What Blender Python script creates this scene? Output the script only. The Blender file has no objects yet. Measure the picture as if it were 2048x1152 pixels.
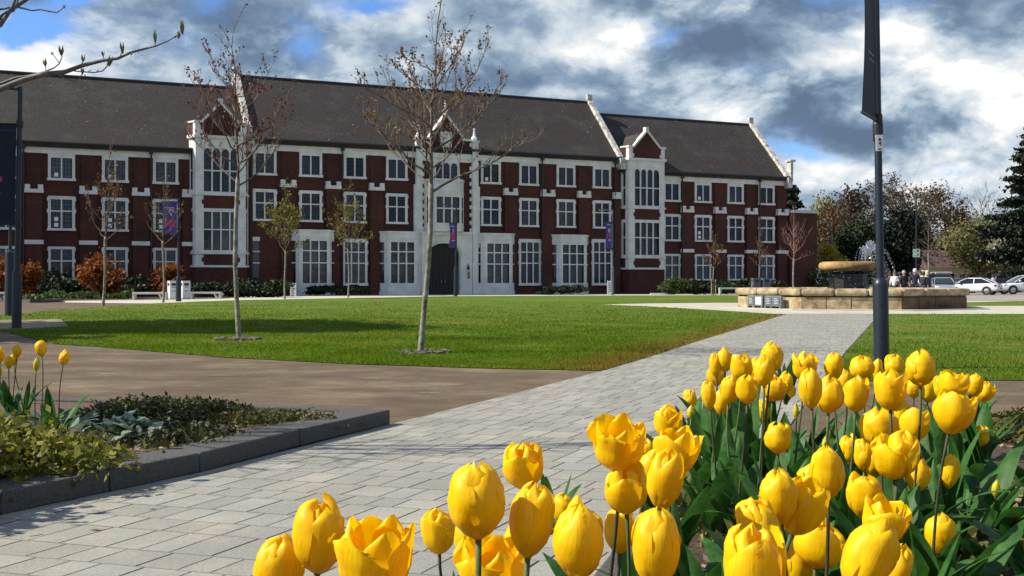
import bpy, bmesh, math, random
import numpy as np
from mathutils import Vector, Matrix, Euler
R = math.radians
sc = bpy.context.scene
COL = sc.collection

# ------------------------------------------------------------------ camera
FPX, EYE, HOR = 2200.0, 1.15, 562.0          # focal length in photo pixels, eye height, horizon row
cam = bpy.data.cameras.new('camera'); camo = bpy.data.objects.new('camera', cam); COL.objects.link(camo)
cam.sensor_width = 36; cam.lens = 36 * FPX / 2048; cam.shift_y = -(576 - HOR) / 2048
camo.location = (0, 0, EYE); camo.rotation_euler = (R(90), 0, 0); cam.clip_end = 3000; cam.clip_start = 0.05
sc.camera = camo
sc.view_settings.view_transform = 'Standard'; sc.view_settings.look = 'None'
sc.view_settings.exposure = 0.60; sc.view_settings.gamma = 1; sc.view_settings.use_curve_mapping = False

# ------------------------------------------------------------------ sun
SUN_EL = R(41); SUN_H = Vector((-0.995, -0.10)).normalized()
sd = Vector((SUN_H.x * math.cos(SUN_EL), SUN_H.y * math.cos(SUN_EL), math.sin(SUN_EL)))
sl = bpy.data.lights.new('sun', 'SUN'); sl.energy = 5.0; sl.angle = R(0.5); sl.color = (1.0, 0.93, 0.80)
so = bpy.data.objects.new('sun', sl); COL.objects.link(so)
so.rotation_euler = sd.to_track_quat('Z', 'Y').to_euler()

# ------------------------------------------------------------------ node helper
class NT:
    def __init__(s, tree): s.t = tree; s.n = tree.nodes; s.l = tree.links
    def new(s, typ, **kw):
        nd = s.n.new(typ)
        for k, v in kw.items(): setattr(nd, k, v)
        return nd
    def put(s, sock, v):
        if isinstance(v, bpy.types.NodeSocket): s.l.new(v, sock)
        elif v is not None: sock.default_value = v
    def math(s, op, a, b=None, c=None, clamp=False):
        nd = s.new('ShaderNodeMath', operation=op); nd.use_clamp = clamp
        s.put(nd.inputs[0], a); s.put(nd.inputs[1], b)
        if c is not None: s.put(nd.inputs[2], c)
        return nd.outputs[0]
    def vmath(s, op, a, b=None):
        nd = s.new('ShaderNodeVectorMath', operation=op); s.put(nd.inputs[0], a); s.put(nd.inputs[1], b); return nd.outputs[0]
    def mix(s, f, a, b, blend='MIX'):
        nd = s.new('ShaderNodeMix', data_type='RGBA', blend_type=blend)
        s.put(nd.inputs[0], f); s.put(nd.inputs[6], c4(a)); s.put(nd.inputs[7], c4(b)); return nd.outputs[2]
    def noise(s, vec, scale, detail=4, rough=.5, dist=0, out=0):
        nd = s.new('ShaderNodeTexNoise'); s.put(nd.inputs['Vector'], vec); nd.inputs['Scale'].default_value = scale
        nd.inputs['Detail'].default_value = detail; nd.inputs['Roughness'].default_value = rough; nd.inputs['Distortion'].default_value = dist
        return nd.outputs[out]
    def ramp(s, f, *stops):
        nd = s.new('ShaderNodeValToRGB'); s.put(nd.inputs[0], f); e = nd.color_ramp.elements
        while len(e) < len(stops): e.new(0.5)
        for el, (p, c) in zip(e, stops): el.position = p; el.color = c4(c)
        return nd.outputs[0]
    def rng(s, v, a, b, c=0, d=1, smooth=False):
        nd = s.new('ShaderNodeMapRange', interpolation_type='SMOOTHSTEP' if smooth else 'LINEAR')
        for i, x in enumerate((v, a, b, c, d)): s.put(nd.inputs[i], x)
        return nd.outputs[0]
    def sep(s, v): nd = s.new('ShaderNodeSeparateXYZ'); s.put(nd.inputs[0], v); return nd.outputs
    def comb(s, x, y, z):
        nd = s.new('ShaderNodeCombineXYZ')
        for i, v in enumerate((x, y, z)): s.put(nd.inputs[i], v)
        return nd.outputs[0]
def c4(c):
    if isinstance(c, (tuple, list)) and len(c) == 3: return (*c, 1)
    if isinstance(c, (int, float)): return (c, c, c, 1)
    return c

# ------------------------------------------------------------------ world: physical sky with broken cloud
w = bpy.data.worlds.new('World'); sc.world = w; w.use_nodes = True
g = NT(w.node_tree); w.node_tree.nodes.clear()
out = g.new('ShaderNodeOutputWorld'); bg = g.new('ShaderNodeBackground'); g.l.new(bg.outputs[0], out.inputs[0])
sky = g.new('ShaderNodeTexSky', sky_type='NISHITA'); sky.sun_disc = False
sky.sun_elevation = SUN_EL; sky.sun_rotation = math.atan2(SUN_H.x, SUN_H.y); sky.dust_density = .3; sky.ozone_density = 2.5; sky.air_density = 1.0
tc = g.new('ShaderNodeTexCoord').outputs['Generated']
dx, dy, dz = g.sep(tc)
# cloud space: direction stretched so clouds lie flatter towards the horizon
q = g.comb(dx, dy, g.math('MULTIPLY', dz, 1.75))
warp = g.noise(q, 5.0, 3, .55, 0, 1)
q2 = g.vmath('ADD', q, g.vmath('MULTIPLY', g.vmath('SUBTRACT', warp, (.5, .5, .5)), (.07, .07, .07)))
nA = g.noise(q2, 3.6, 8, .56)
nB = g.noise(g.vmath('ADD', q2, (3.1, 1.7, .35)), 7.5, 8, .6)
nC = g.noise(g.vmath('ADD', q2, (.0, .0, .045)), 3.6, 5, .56)          # sampled a little higher: self shading
qx, qy, qz = g.sep(g.vmath('ADD', tc, g.vmath('MULTIPLY', g.vmath('SUBTRACT', g.noise(q, 9.0, 6, .6, 0, 1), (.5, .5, .5)), (.09, .09, .09))))
iy = g.math('DIVIDE', 1.0, g.math('MAXIMUM', qy, .2))
ax = g.math('MULTIPLY', qx, iy); az = g.math('MULTIPLY', qz, iy)
def blob(px, py, rx, ry):
    a = g.math('MULTIPLY', g.math('SUBTRACT', ax, (px - 1024) / FPX), FPX / rx)
    b = g.math('MULTIPLY', g.math('SUBTRACT', az, (HOR - py) / FPX), FPX / ry)
    r2 = g.math('ADD', g.math('MULTIPLY', a, a), g.math('MULTIPLY', b, b))
    return g.math('EXPONENT', g.math('MULTIPLY', r2, -1.0))
def total(lst):
    acc = None
    for *p, k in lst:
        v = g.math('MULTIPLY', blob(*p), k); acc = v if acc is None else g.math('ADD', acc, v)
    return acc
BRIGHT = [(1150, 120, 75, 60, .42), (1235, 75, 75, 50, .45), (1120, 185, 90, 35, .25), (1270, 140, 45, 60, .3), (690, 85, 60, 55, .35), (250, 45, 110, 45, .3), (70, 130, 110, 45, .35),
          (640, 140, 160, 40, .14), (1850, 130, 120, 55, .10), (1820, 60, 70, 35, .2), (1560, 175, 120, 30, .2), (1680, 320, 130, 30, .35), (1950, 290, 100, 35, .12), (1360, 230, 60, 50, .15),
          (1900, 385, 90, 25, .12), (980, 190, 90, 25, .15), (200, 100, 120, 35, .2), (1990, 40, 70, 30, .10)]
DARK = [(1600, 232, 280, 42, .42), (1450, 110, 140, 60, .32), (950, 110, 130, 60, .22), (1900, 235, 200, 36, .3), (1480, 25, 200, 45, .22), (1680, 400, 220, 30, .2), (460, 60, 130, 60, .16), (330, 130, 130, 30, .15),
        (1780, 20, 120, 40, .3), (1240, 205, 70, 45, .2), (1010, 40, 120, 40, .18), (1300, 260, 120, 30, .2)]
BLUE = [(60, 50, 95, 34, .55), (150, -10, 50, 22, .35), (745, 15, 95, 30, .42), (590, 75, 45, 30, .25), (50, 40, 30, 40, .25), (1700, -40, 160, 40, .25), (1915, 345, 70, 28, .30), (1590, 300, 90, 24, .28), (1010, 95, 50, 25, .2), (1340, 55, 60, 20, .22), (430, -20, 60, 30, .2), (1500, 150, 60, 30, .1)]
clear = g.math('ADD', g.math('MULTIPLY', g.rng(dz, .38, .75, 0, 1, True), .20), g.math('MULTIPLY', g.rng(dy, .1, -.5, 0, 1, True), .07))   # unseen cloud thinned overhead and behind to lower the ambient light
cover = g.rng(g.math('SUBTRACT', g.math('SUBTRACT', g.math('ADD', nA, .13), clear), total(BLUE)), .25, .60, 0, 1, True)
relief = g.math('MULTIPLY', g.math('SUBTRACT', nA, nC), 3.9)
detail = g.math('MULTIPLY', g.math('SUBTRACT', nB, .5), .95)
puff = g.math('MULTIPLY', g.math('SUBTRACT', g.math('ABSOLUTE', g.math('SUBTRACT', nB, .5)), .075), 2.6)
sh = g.math('ADD', g.math('ADD', g.math('ADD', .565, puff), relief), detail)
sh = g.math('SUBTRACT', g.math('ADD', sh, total(BRIGHT)), g.math('MULTIPLY', total(DARK), .7))
ccol = g.ramp(sh, (0.0, (.085, .125, .19)), (.22, (.115, .17, .25)), (.45, (.205, .275, .355)), (.66, (.38, .44, .50)), (.88, (.54, .57, .59)), (1.0, (.68, .68, .67)))
STR = 0.12
ccol = g.vmath('MULTIPLY', ccol, (1.0 / STR,) * 3)
skyc = g.vmath('MULTIPLY', sky.outputs[0], (.50, .68, .98))
g.l.new(g.mix(cover, skyc, ccol), bg.inputs[0]); bg.inputs[1].default_value = STR

# ------------------------------------------------------------------ scene helpers
def tag(o, label=None, cat=None, group=None, kind=None):
    if label: o['label'] = label
    if cat: o['category'] = cat
    if group: o['group'] = group
    if kind: o['kind'] = kind
    return o
def empty(name, loc=(0, 0, 0), rz=0, label=None, cat=None, group=None):
    o = bpy.data.objects.new(name, None); COL.objects.link(o); o.location = loc; o.rotation_euler = (0, 0, rz); o.empty_display_size = .2
    return tag(o, label, cat, group)
def link(name, me, parent=None, mat=None, smooth=False):
    o = bpy.data.objects.new(name, me); COL.objects.link(o)
    if parent is not None: o.parent = parent
    if mat is not None: me.materials.clear(); me.materials.append(mat)
    if smooth: me.shade_smooth()
    return o
def G(px, py, z=0.0):
    Y = FPX * (EYE - z) / (py - HOR); return Vector(((px - 1024) / FPX * Y, Y, z))
def P(px, py, Y): return Vector(((px - 1024) / FPX * Y, Y, EYE + (HOR - py) / FPX * Y))

class MB:
    def __init__(s): s.v = []; s.f = []
    def add(s, vs, fs):
        b = len(s.v); s.v.extend([tuple(p) for p in vs]); s.f.extend([tuple(i + b for i in f) for f in fs]); return s
    def hexa(s, p):   # 8 points: bottom 4, top 4
        return s.add(p, [(0, 3, 2, 1), (4, 5, 6, 7), (0, 1, 5, 4), (1, 2, 6, 5), (2, 3, 7, 6), (3, 0, 4, 7)])
    def box(s, x0, x1, y0, y1, z0, z1):
        return s.hexa([(x0, y0, z0), (x1, y0, z0), (x1, y1, z0), (x0, y1, z0), (x0, y0, z1), (x1, y0, z1), (x1, y1, z1), (x0, y1, z1)])
    def tube(s, pts, rad, n=6, cap=True):
        pts = [Vector(p) for p in pts]; m = len(pts); rad = rad if hasattr(rad, '__len__') else [rad] * m
        b = len(s.v); prev = None
        for i, p in enumerate(pts):
            d = (pts[min(i + 1, m - 1)] - pts[max(i - 1, 0)]).normalized()
            if prev is None:
                a = d.orthogonal().normalized()
            else:
                a = prev - d * prev.dot(d)
                a = a.normalized() if a.length > 1e-6 else d.orthogonal().normalized()
            prev = a; c = d.cross(a)
            for k in range(n):
                t = 2 * math.pi * k / n; s.v.append(tuple(p + (a * math.cos(t) + c * math.sin(t)) * rad[i]))
        for i in range(m - 1):
            for k in range(n):
                k2 = (k + 1) % n; s.f.append((b + i * n + k, b + i * n + k2, b + (i + 1) * n + k2, b + (i + 1) * n + k))
        if cap: s.f.append(tuple(b + k for k in range(n))[::-1]); s.f.append(tuple(b + (m - 1) * n + k for k in range(n)))
        return s
    def lathe(s, prof, n=24, c=(0, 0), cap=True):
        b = len(s.v); m = len(prof)
        for r, z in prof:
            for k in range(n):
                t = 2 * math.pi * k / n; s.v.append((c[0] + r * math.cos(t), c[1] + r * math.sin(t), z))
        for i in range(m - 1):
            for k in range(n):
                k2 = (k + 1) % n; s.f.append((b + i * n + k, b + i * n + k2, b + (i + 1) * n + k2, b + (i + 1) * n + k))
        if cap: s.f.append(tuple(b + k for k in range(n))[::-1]); s.f.append(tuple(b + (m - 1) * n + k for k in range(n)))
        return s
    def prism(s, poly, z0, z1):
        n = len(poly)
        return s.add([(x, y, z0) for x, y in poly] + [(x, y, z1) for x, y in poly],
                     [tuple(range(n))[::-1], tuple(range(n, 2 * n))] + [(i, (i + 1) % n, n + (i + 1) % n, n + i) for i in range(n)])
    def mesh(s, name='m'):
        me = bpy.data.meshes.new(name); me.from_pydata(s.v, [], s.f); me.update(); return me
    def build(s, name, mat=None, parent=None, smooth=False, bevel=0):
        o = link(name, s.mesh(name), parent, mat, smooth)
        if bevel:
            m = o.modifiers.new('b', 'BEVEL'); m.width = bevel; m.segments = 2; m.limit_method = 'ANGLE'
        return o

def quadmesh(name, V, mat=None, parent=None):
    """V: (n,4,3) array of separate quads"""
    n = len(V); me = bpy.data.meshes.new(name)
    me.vertices.add(n * 4); me.vertices.foreach_set('co', V.reshape(-1).astype(np.float32))
    me.loops.add(n * 4); me.loops.foreach_set('vertex_index', np.arange(n * 4, dtype=np.int32))
    me.polygons.add(n); me.polygons.foreach_set('loop_start', np.arange(0, n * 4, 4, dtype=np.int32))
    try: me.polygons.foreach_set('loop_total', np.full(n, 4, dtype=np.int32))
    except Exception: pass
    me.update(calc_edges=True)
    return link(name, me, parent, mat)

def leafquads(C, size, rs, elong=1.6, up=0.0, fold=.0):
    """random rhombic leaves centred at C"""
    n = len(C); a = rs.normal(size=(n, 3)); a[:, 2] += up; a /= np.linalg.norm(a, axis=1)[:, None]
    b = rs.normal(size=(n, 3)); b -= (b * a).sum(1)[:, None] * a; b /= np.linalg.norm(b, axis=1)[:, None]
    s = size * (0.6 + .8 * rs.random(n))[:, None]
    return np.stack([C - a * s * elong * .5, C + b * s * .5, C + a * s * elong * .5, C - b * s * .5], 1)

# ------------------------------------------------------------------ materials
def mat(name, col=(.5, .5, .5), rough=.7, metal=0.0, spec=.5, var=0.0, vscale=3.0, bump=0.0, bscale=20.0, coat=0.0, col2=None):
    m = bpy.data.materials.new(name); m.use_nodes = True; n = NT(m.node_tree); b = n.n['Principled BSDF']
    b.inputs['Roughness'].default_value = rough; b.inputs['Metallic'].default_value = metal; b.inputs['Specular IOR Level'].default_value = spec
    b.inputs['Coat Weight'].default_value = coat
    v = n.new('ShaderNodeTexCoord').outputs['Object']
    if var > 0 or col2:
        f = n.noise(v, vscale, 5, .6)
        lo = tuple(c * (1 - var) for c in col); hi = col2 or tuple(min(1, c * (1 + var)) for c in col)
        n.l.new(n.ramp(f, (.32, lo), (.68, hi)), b.inputs['Base Color'])
    else: b.inputs['Base Color'].default_value = c4(col)
    if bump > 0:
        bp = n.new('ShaderNodeBump'); bp.inputs['Strength'].default_value = bump; bp.inputs['Distance'].default_value = .02
        n.l.new(n.noise(v, bscale, 4, .6), bp.inputs['Height']); n.l.new(bp.outputs[0], b.inputs['Normal'])
    return m
def leafmat(name, a, b_, scale=1.0, trans=.3, rough=.6, spec=.3):
    m = bpy.data.materials.new(name); m.use_nodes = True; n = NT(m.node_tree); b = n.n['Principled BSDF']
    v = n.new('ShaderNodeTexCoord').outputs['Object']
    f = n.math('ADD', n.math('MULTIPLY', n.noise(v, scale, 2, .5), .6), n.math('MULTIPLY', n.noise(v, scale * 14, 2, .5), .4))
    col = n.ramp(f, (.36, a), (.64, b_))
    n.l.new(col, b.inputs['Base Color']); b.inputs['Roughness'].default_value = rough; b.inputs['Specular IOR Level'].default_value = spec
    tr = n.new('ShaderNodeBsdfTranslucent'); n.l.new(col, tr.inputs[0]); mx = n.new('ShaderNodeMixShader'); mx.inputs[0].default_value = trans
    n.l.new(b.outputs[0], mx.inputs[1]); n.l.new(tr.outputs[0], mx.inputs[2]); n.l.new(mx.outputs[0], n.n['Material Output'].inputs[0])
    return m

def brickmat():
    m = bpy.data.materials.new('red_brick'); m.use_nodes = True; n = NT(m.node_tree); b = n.n['Principled BSDF']; b.inputs['Roughness'].default_value = .85
    v = n.new('ShaderNodeTexCoord').outputs['Object']; x, y, z = n.sep(v)
    uv = n.comb(n.math('ADD', x, y), z, 0)
    br = n.new('ShaderNodeTexBrick'); n.l.new(uv, br.inputs['Vector']); br.inputs['Scale'].default_value = 1
    br.inputs['Brick Width'].default_value = .225; br.inputs['Row Height'].default_value = .075; br.inputs['Mortar Size'].default_value = .006
    br.inputs['Color1'].default_value = (.090, .0175, .0085, 1); br.inputs['Color2'].default_value = (.040, .0095, .0062, 1); br.inputs['Mortar'].default_value = (.045, .028, .022, 1)
    f = n.noise(v, .5, 5, .65)
    n.l.new(n.mix(1, br.outputs[0], n.ramp(f, (.3, (.55, .55, .6)), (.7, (1.4, 1.3, 1.2))), 'MULTIPLY'), b.inputs['Base Color'])
    return m
def roofmat():
    m = bpy.data.materials.new('roof_tile'); m.use_nodes = True; n = NT(m.node_tree); b = n.n['Principled BSDF']; b.inputs['Roughness'].default_value = .8
    v = n.new('ShaderNodeTexCoord').outputs['Object']; x, y, z = n.sep(v)
    uv = n.comb(x, n.math('MULTIPLY', z, 1.4), 0)
    br = n.new('ShaderNodeTexBrick'); n.l.new(uv, br.inputs['Vector']); br.inputs['Scale'].default_value = 1
    br.inputs['Brick Width'].default_value = .2; br.inputs['Row Height'].default_value = .16; br.inputs['Mortar Size'].default_value = .012
    br.inputs['Color1'].default_value = (.050, .042, .036, 1); br.inputs['Color2'].default_value = (.033, .028, .025, 1); br.inputs['Mortar'].default_value = (.028, .023, .02, 1)
    f = n.noise(v, .35, 6, .7)
    c = n.mix(1, br.outputs[0], n.ramp(f, (.34, (.95, .62, .50)), (.5, (.75, .73, .75)), (.64, (1.3, 1.25, 1.1))), 'MULTIPLY')
    sp = n.rng(n.noise(n.comb(n.math('MULTIPLY', x, 1.0), y, n.math('MULTIPLY', z, 3.0)), 3.2, 2, .5), .70, .745)
    sp2 = n.math('MULTIPLY', sp, n.rng(n.noise(v, .22, 2), .42, .6))
    n.l.new(n.mix(n.math('MULTIPLY', sp2, .8), c, (.36, .35, .33)), b.inputs['Base Color'])
    bp = n.new('ShaderNodeBump'); bp.inputs['Strength'].default_value = .5; bp.inputs['Distance'].default_value = .05
    n.l.new(n.math('ADD', br.outputs['Fac'], n.noise(v, 5, 3)), bp.inputs['Height']); n.l.new(bp.outputs[0], b.inputs['Normal'])
    return m
def panemat(name, lattice, base=(.012, .016, .028), curtain=0.0):
    m = bpy.data.materials.new(name); m.use_nodes = True; n = NT(m.node_tree); b = n.n['Principled BSDF']
    b.inputs['Roughness'].default_value = .06; b.inputs['Specular IOR Level'].default_value = .55
    v = n.new('ShaderNodeTexCoord').outputs['Object']; x, y, z = n.sep(v)
    c = n.ramp(n.noise(n.comb(x, y, n.math('MULTIPLY', z, .35)), .9, 3, .6), (.35, base), (.7, tuple(k * (2.2 + curtain * 6) for k in base)))
    if lattice:
        def line(co, per, wd):
            fr = n.math('FRACT', n.math('MULTIPLY', co, 1 / per)); return n.math('LESS_THAN', fr, wd)
        ln = n.math('MAXIMUM', line(n.math('ADD', x, y), .21, .16), line(z, .3, .11))
        c = n.mix(ln, c, (.012, .012, .014)); r = n.math('MULTIPLY_ADD', ln, .6, .06); n.l.new(r, b.inputs['Roughness'])
        n.l.new(n.math('MULTIPLY_ADD', ln, -.4, .55), b.inputs['Specular IOR Level'])
    oi = n.new('ShaderNodeObjectInfo').outputs['Random']; c = n.mix(n.rng(oi, .62, .68, 0, .55), c, (.055, .060, .062) if not lattice else (.03, .04, .06)); c = n.mix(n.rng(oi, .2, .16, 0, .8), c, (.004, .005, .006))
    n.l.new(c, b.inputs['Base Color'])
    bp = n.new('ShaderNodeBump'); bp.inputs['Strength'].default_value = .35; bp.inputs['Distance'].default_value = .03
    n.l.new(n.noise(v, 1.6, 3), bp.inputs['Height']); n.l.new(bp.outputs[0], b.inputs['Normal'])
    return m

M = dict(
    brick=brickmat(), roof=roofmat(), pane=panemat('leaded_glass', True), pane2=panemat('plain_glass', False, (.010, .012, .018)), pane3=panemat('curtained_glass', False, (.014, .017, .024), .2),
    stone=mat('white_stone', (.66, .655, .62), .8, var=.14, vscale=1.3, bump=.2, bscale=8),
    stone_old=mat('lichened_coping', (.20, .19, .17), .85, col2=(.72, .70, .64), vscale=2.2),
    gutter=mat('black_iron', (.012, .012, .014), .5),
    door=mat('dark_oak', (.003, .0025, .003), .6, var=.3, vscale=4),
    steel=mat('painted_post', (.010, .017, .028), .42, spec=.5, var=.2, vscale=2.5, bump=.05),
    steel_grey=mat('grey_post', (.10, .12, .14), .4, var=.1),
    banner=mat('banner_navy', (.006, .008, .022), .75, var=.25, vscale=3),
    banner_p=mat('banner_purple', (.06, .035, .26), .6, var=.1), pink=mat('banner_pink', (.42, .02, .16), .6), white=mat('white_print', (.8, .8, .8), .6), black=mat('black_print', (.02, .02, .02), .6),
    green=mat('green_sign', (.01, .25, .16), .5),
    conc=mat('pale_concrete', (.50, .50, .47), .8, var=.12, vscale=4, bump=.2, bscale=30),
    sand3=mat('shaded_sandstone', (.045, .028, .018), .9, col2=(.20, .12, .06), vscale=1.8, bump=.6, bscale=9),  # right-hand basin sides: their shade is put into this darker colour
    bin=mat('bin_enamel', (.62, .64, .64), .5, var=.06),
    wood=mat('stake_wood', (.35, .24, .12), .8, var=.2, vscale=6),
    sand=mat('sandstone', (.17, .10, .045), .9, col2=(.50, .42, .26), vscale=2.4, bump=.6, bscale=9),
    sand2=mat('yellow_sandstone', (.13, .060, .018), .9, col2=(.46, .30, .12), vscale=1.4, bump=.5, bscale=9),
    wet_shade=mat('wet_and_shaded_stone', (.010, .007, .006), .35, var=.4, vscale=3, bump=.4),
    plaque=mat('grey_bronze_panel', (.17, .19, .20), .45, metal=.3, var=.2, vscale=6),
    granite=mat('granite_kerb', (.068, .065, .06), .8, var=.35, vscale=60, bump=.4, bscale=80),
    soil=mat('soil', (.022, .014, .010), .95, col2=(.085, .052, .034), vscale=26, bump=1, bscale=40),
    mulch=mat('mulch', (.05, .026, .018), .95, col2=(.19, .115, .075), vscale=40, bump=1, bscale=60),
    bark=mat('bark_light', (.07, .06, .045), .85, col2=(.32, .30, .24), vscale=9, bump=.4, bscale=40),
    bark_d=mat('bark_dark', (.055, .042, .034), .9, col2=(.12, .095, .075), vscale=8),
    twig=mat('twig_brown', (.055, .038, .030), .8, col2=(.19, .15, .12), vscale=6),
    twig_g=mat('twig_grey', (.12, .11, .12), .8, col2=(.30, .28, .28), vscale=6),
    twig_red=mat('twig_red', (.16, .06, .05), .8, col2=(.30, .16, .13), vscale=4),
)
# ================================================================== GROUND
def flat(name, pts, z, mt, kind='structure', px=True, thick=0, **kw):
    ps = [G(*p) for p in pts] if px else [Vector((*p, 0)) for p in pts]
    bm = bmesh.new(); vs = [bm.verts.new((p.x, p.y, z)) for p in ps]; f = bm.faces.new(vs)
    if f.normal.z < 0 or (f.normal_update() or f.normal.z < 0): f.normal_flip()
    if thick:
        r = bmesh.ops.extrude_face_region(bm, geom=[f]); 
        for v in r['geom']:
            if isinstance(v, bmesh.types.BMVert): v.co.z = z
        for v in vs: v.co.z = z - thick
    bmesh.ops.triangulate(bm, faces=bm.faces[:]); bmesh.ops.recalc_face_normals(bm, faces=bm.faces[:])
    me = bpy.data.meshes.new(name); bm.to_mesh(me); bm.free()
    if not thick and me.polygons[0].normal.z < 0: me.flip_normals()
    o = link(name, me, None, mt); tag(o, kind=kind); return o

def gmat(name, fn, rough=.9):
    m = bpy.data.materials.new(name); m.use_nodes = True; n = NT(m.node_tree); b = n.n['Principled BSDF']; b.inputs['Roughness'].default_value = rough; b.inputs['Specular IOR Level'].default_value = .25
    v = n.new('ShaderNodeTexCoord').outputs['Object']; col, h, st, ds = fn(n, v)
    n.l.new(col, b.inputs['Base Color'])
    if h is not None:
        bp = n.new('ShaderNodeBump'); bp.inputs['Strength'].default_value = st; bp.inputs['Distance'].default_value = ds; n.l.new(h, bp.inputs['Height']); n.l.new(bp.outputs[0], b.inputs['Normal'])
    return m
def f_macadam(n, v):
    x, y, z = n.sep(v)
    f = n.noise(n.comb(n.math('MULTIPLY', x, .7), y, 0), 1.1, 8, .68); gr = n.noise(v, 60, 4, .7)
    c = n.ramp(f, (.30, (.075, .048, .034)), (.48, (.110, .079, .050)), (.60, (.155, .118, .072)), (.74, (.24, .190, .115)))
    s = n.rng(n.noise(n.comb(n.math('MULTIPLY', x, .8), n.math('MULTIPLY', y, 1.6), 3), 2.1, 6, .75), .60, .74)
    c = n.mix(n.math('MULTIPLY', s, .55), c, (.46, .42, .34))
    return n.mix(1, c, n.ramp(gr, (.3, (.68, .68, .68)), (.7, (1.28, 1.28, 1.28))), 'MULTIPLY'), gr, .5, .008
def f_far(n, v):
    f = n.noise(v, .06, 4, .6); return n.ramp(f, (.35, (.05, .08, .03)), (.65, (.13, .13, .08))), None, 0, 0
def f_road(n, v):
    x, y, z = n.sep(v)
    f = n.noise(n.comb(n.math('MULTIPLY', x, .2), y, 0), .5, 6, .65); return n.ramp(f, (.35, (.19, .165, .15)), (.65, (.36, .32, .27))), None, 0, 0
def f_pale(n, v):
    f = n.noise(v, .8, 6, .65); gr = n.noise(v, 60, 2); return n.ramp(f, (.3, (.34, .31, .25)), (.7, (.52, .49, .41))), gr, .2, .004
def f_pale2(n, v):
    f = n.noise(v, .7, 5, .6); return n.ramp(f, (.3, (.40, .38, .32)), (.7, (.52, .50, .43))), None, 0, 0
LV = (G(1205, 742), G(1575, 628))
def f_lawn(n, v):
    x, y, z = n.sep(v)
    d = (LV[1] - LV[0]).normalized(); nx, ny = -d.y, d.x
    dist = n.math('ADD', n.math('MULTIPLY', n.math('SUBTRACT', x, LV[0].x), nx), n.math('MULTIPLY', n.math('SUBTRACT', y, LV[0].y), ny))   # metres from the path edge
    ns = n.noise(v, 1.1, 5, .6)
    near = n.math('MULTIPLY', n.rng(n.math('ADD', dist, n.math('MULTIPLY', n.math('SUBTRACT', ns, .5), 3.2)), .1, 1.35, 1, 0, True), n.rng(dist, -.6, -.3, 0, 1))
    c = n.ramp(n.math('ADD', n.math('MULTIPLY', ns, .45), n.math('MULTIPLY', n.noise(n.comb(x, n.math('MULTIPLY', y, 1.0), 0), 9, 4, .6), .55)),
               (.34, (.042, .085, .003)), (.5, (.078, .135, .005)), (.68, (.135, .190, .010)))
    patch = n.rng(n.noise(n.comb(n.math('MULTIPLY', x, .35), y, 7), .45, 4, .6), .47, .66)
    c = n.mix(n.math('MULTIPLY', patch, .7), c, (.150, .170, .020))
    br = n.ramp(n.noise(v, 6, 4, .6), (.35, (.105, .055, .012)), (.65, (.24, .135, .035)))
    return n.mix(n.math('MULTIPLY', near, .62), c, br), n.noise(v, 55, 3, .7), .9, .03
PD = Vector((G(1152, 823) - G(535.7, 980)).xy).normalized()   # provisional, replaced below
LX = math.atan2(926.0, FPX)                                     # direction of the path, from the photo's vanishing point
PU = Vector((math.sin(LX), math.cos(LX))); TX = math.atan2(-6000 - 1024.0, FPX) + math.pi
PV = Vector((math.sin(TX), math.cos(TX)))
def f_paver(n, v):
    x, y, z = n.sep(v)
    # oblique paver axes: u along the path, w across
    det = PU.x * PV.y - PU.y * PV.x
    u = n.math('ADD', n.math('MULTIPLY', x, PV.y / det), n.math('MULTIPLY', y, -PV.x / det))
    w_ = n.math('ADD', n.math('MULTIPLY', x, -PU.y / det), n.math('MULTIPLY', y, PU.x / det))
    uu = n.math('ADD', u, n.math('MULTIPLY', n.math('SINE', n.math('MULTIPLY', u, 8.3)), .036))
    row = n.math('FLOOR', n.math('DIVIDE', uu, .27))
    wn = n.new('ShaderNodeTexWhiteNoise', noise_dimensions='1D'); n.l.new(row, wn.inputs['W'])
    w2 = n.math('ADD', w_, n.math('MULTIPLY', wn.outputs[0], .37))
    w2 = n.math('ADD', w2, n.math('MULTIPLY', n.math('SINE', n.math('ADD', n.math('MULTIPLY', w2, 9.7), n.math('MULTIPLY', row, 2.3))), .028))
    vec = n.comb(w2, uu, 0)
    def brick(ms, c1, c2, mo):
        br = n.new('ShaderNodeTexBrick'); br.offset = 0; n.l.new(vec, br.inputs['Vector']); br.inputs['Scale'].default_value = 1
        br.inputs['Brick Width'].default_value = .185; br.inputs['Row Height'].default_value = .27; br.inputs['Mortar Size'].default_value = ms; br.inputs['Mortar Smooth'].default_value = .2
        br.inputs['Color1'].default_value = c4(c1); br.inputs['Color2'].default_value = c4(c2); br.inputs['Mortar'].default_value = c4(mo); return br
    br = brick(.0052, (.240, .232, .206), (.300, .291, .260), (.030, .027, .024))
    f = n.noise(v, 1.3, 5, .6); gr = n.noise(v, 75, 3, .6)
    col = n.mix(1, br.outputs[0], n.ramp(f, (.3, (.84, .87, .88)), (.7, (1.14, 1.12, 1.06))), 'MULTIPLY')
    col = n.mix(1, col, n.ramp(gr, (.3, (.82, .82, .82)), (.7, (1.16, 1.16, 1.16))), 'MULTIPLY')
    col = n.mix(n.math('MULTIPLY', n.rng(n.noise(v, 2.6, 4, .7), .56, .72), .35), col, (.40, .34, .25))
    # joints along the path are open and dark, joints across it are tight
    fy = n.math('FRACT', n.math('DIVIDE', uu, .27)); tight = n.math('MAXIMUM', n.math('LESS_THAN', fy, .03), n.math('GREATER_THAN', fy, .97))
    col = n.mix(n.math('MULTIPLY', tight, .62), col, (.22, .21, .18))
    h = n.math('SUBTRACT', n.math('MULTIPLY', gr, .25), br.outputs['Fac'])
    return col, h, .6, .008
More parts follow.
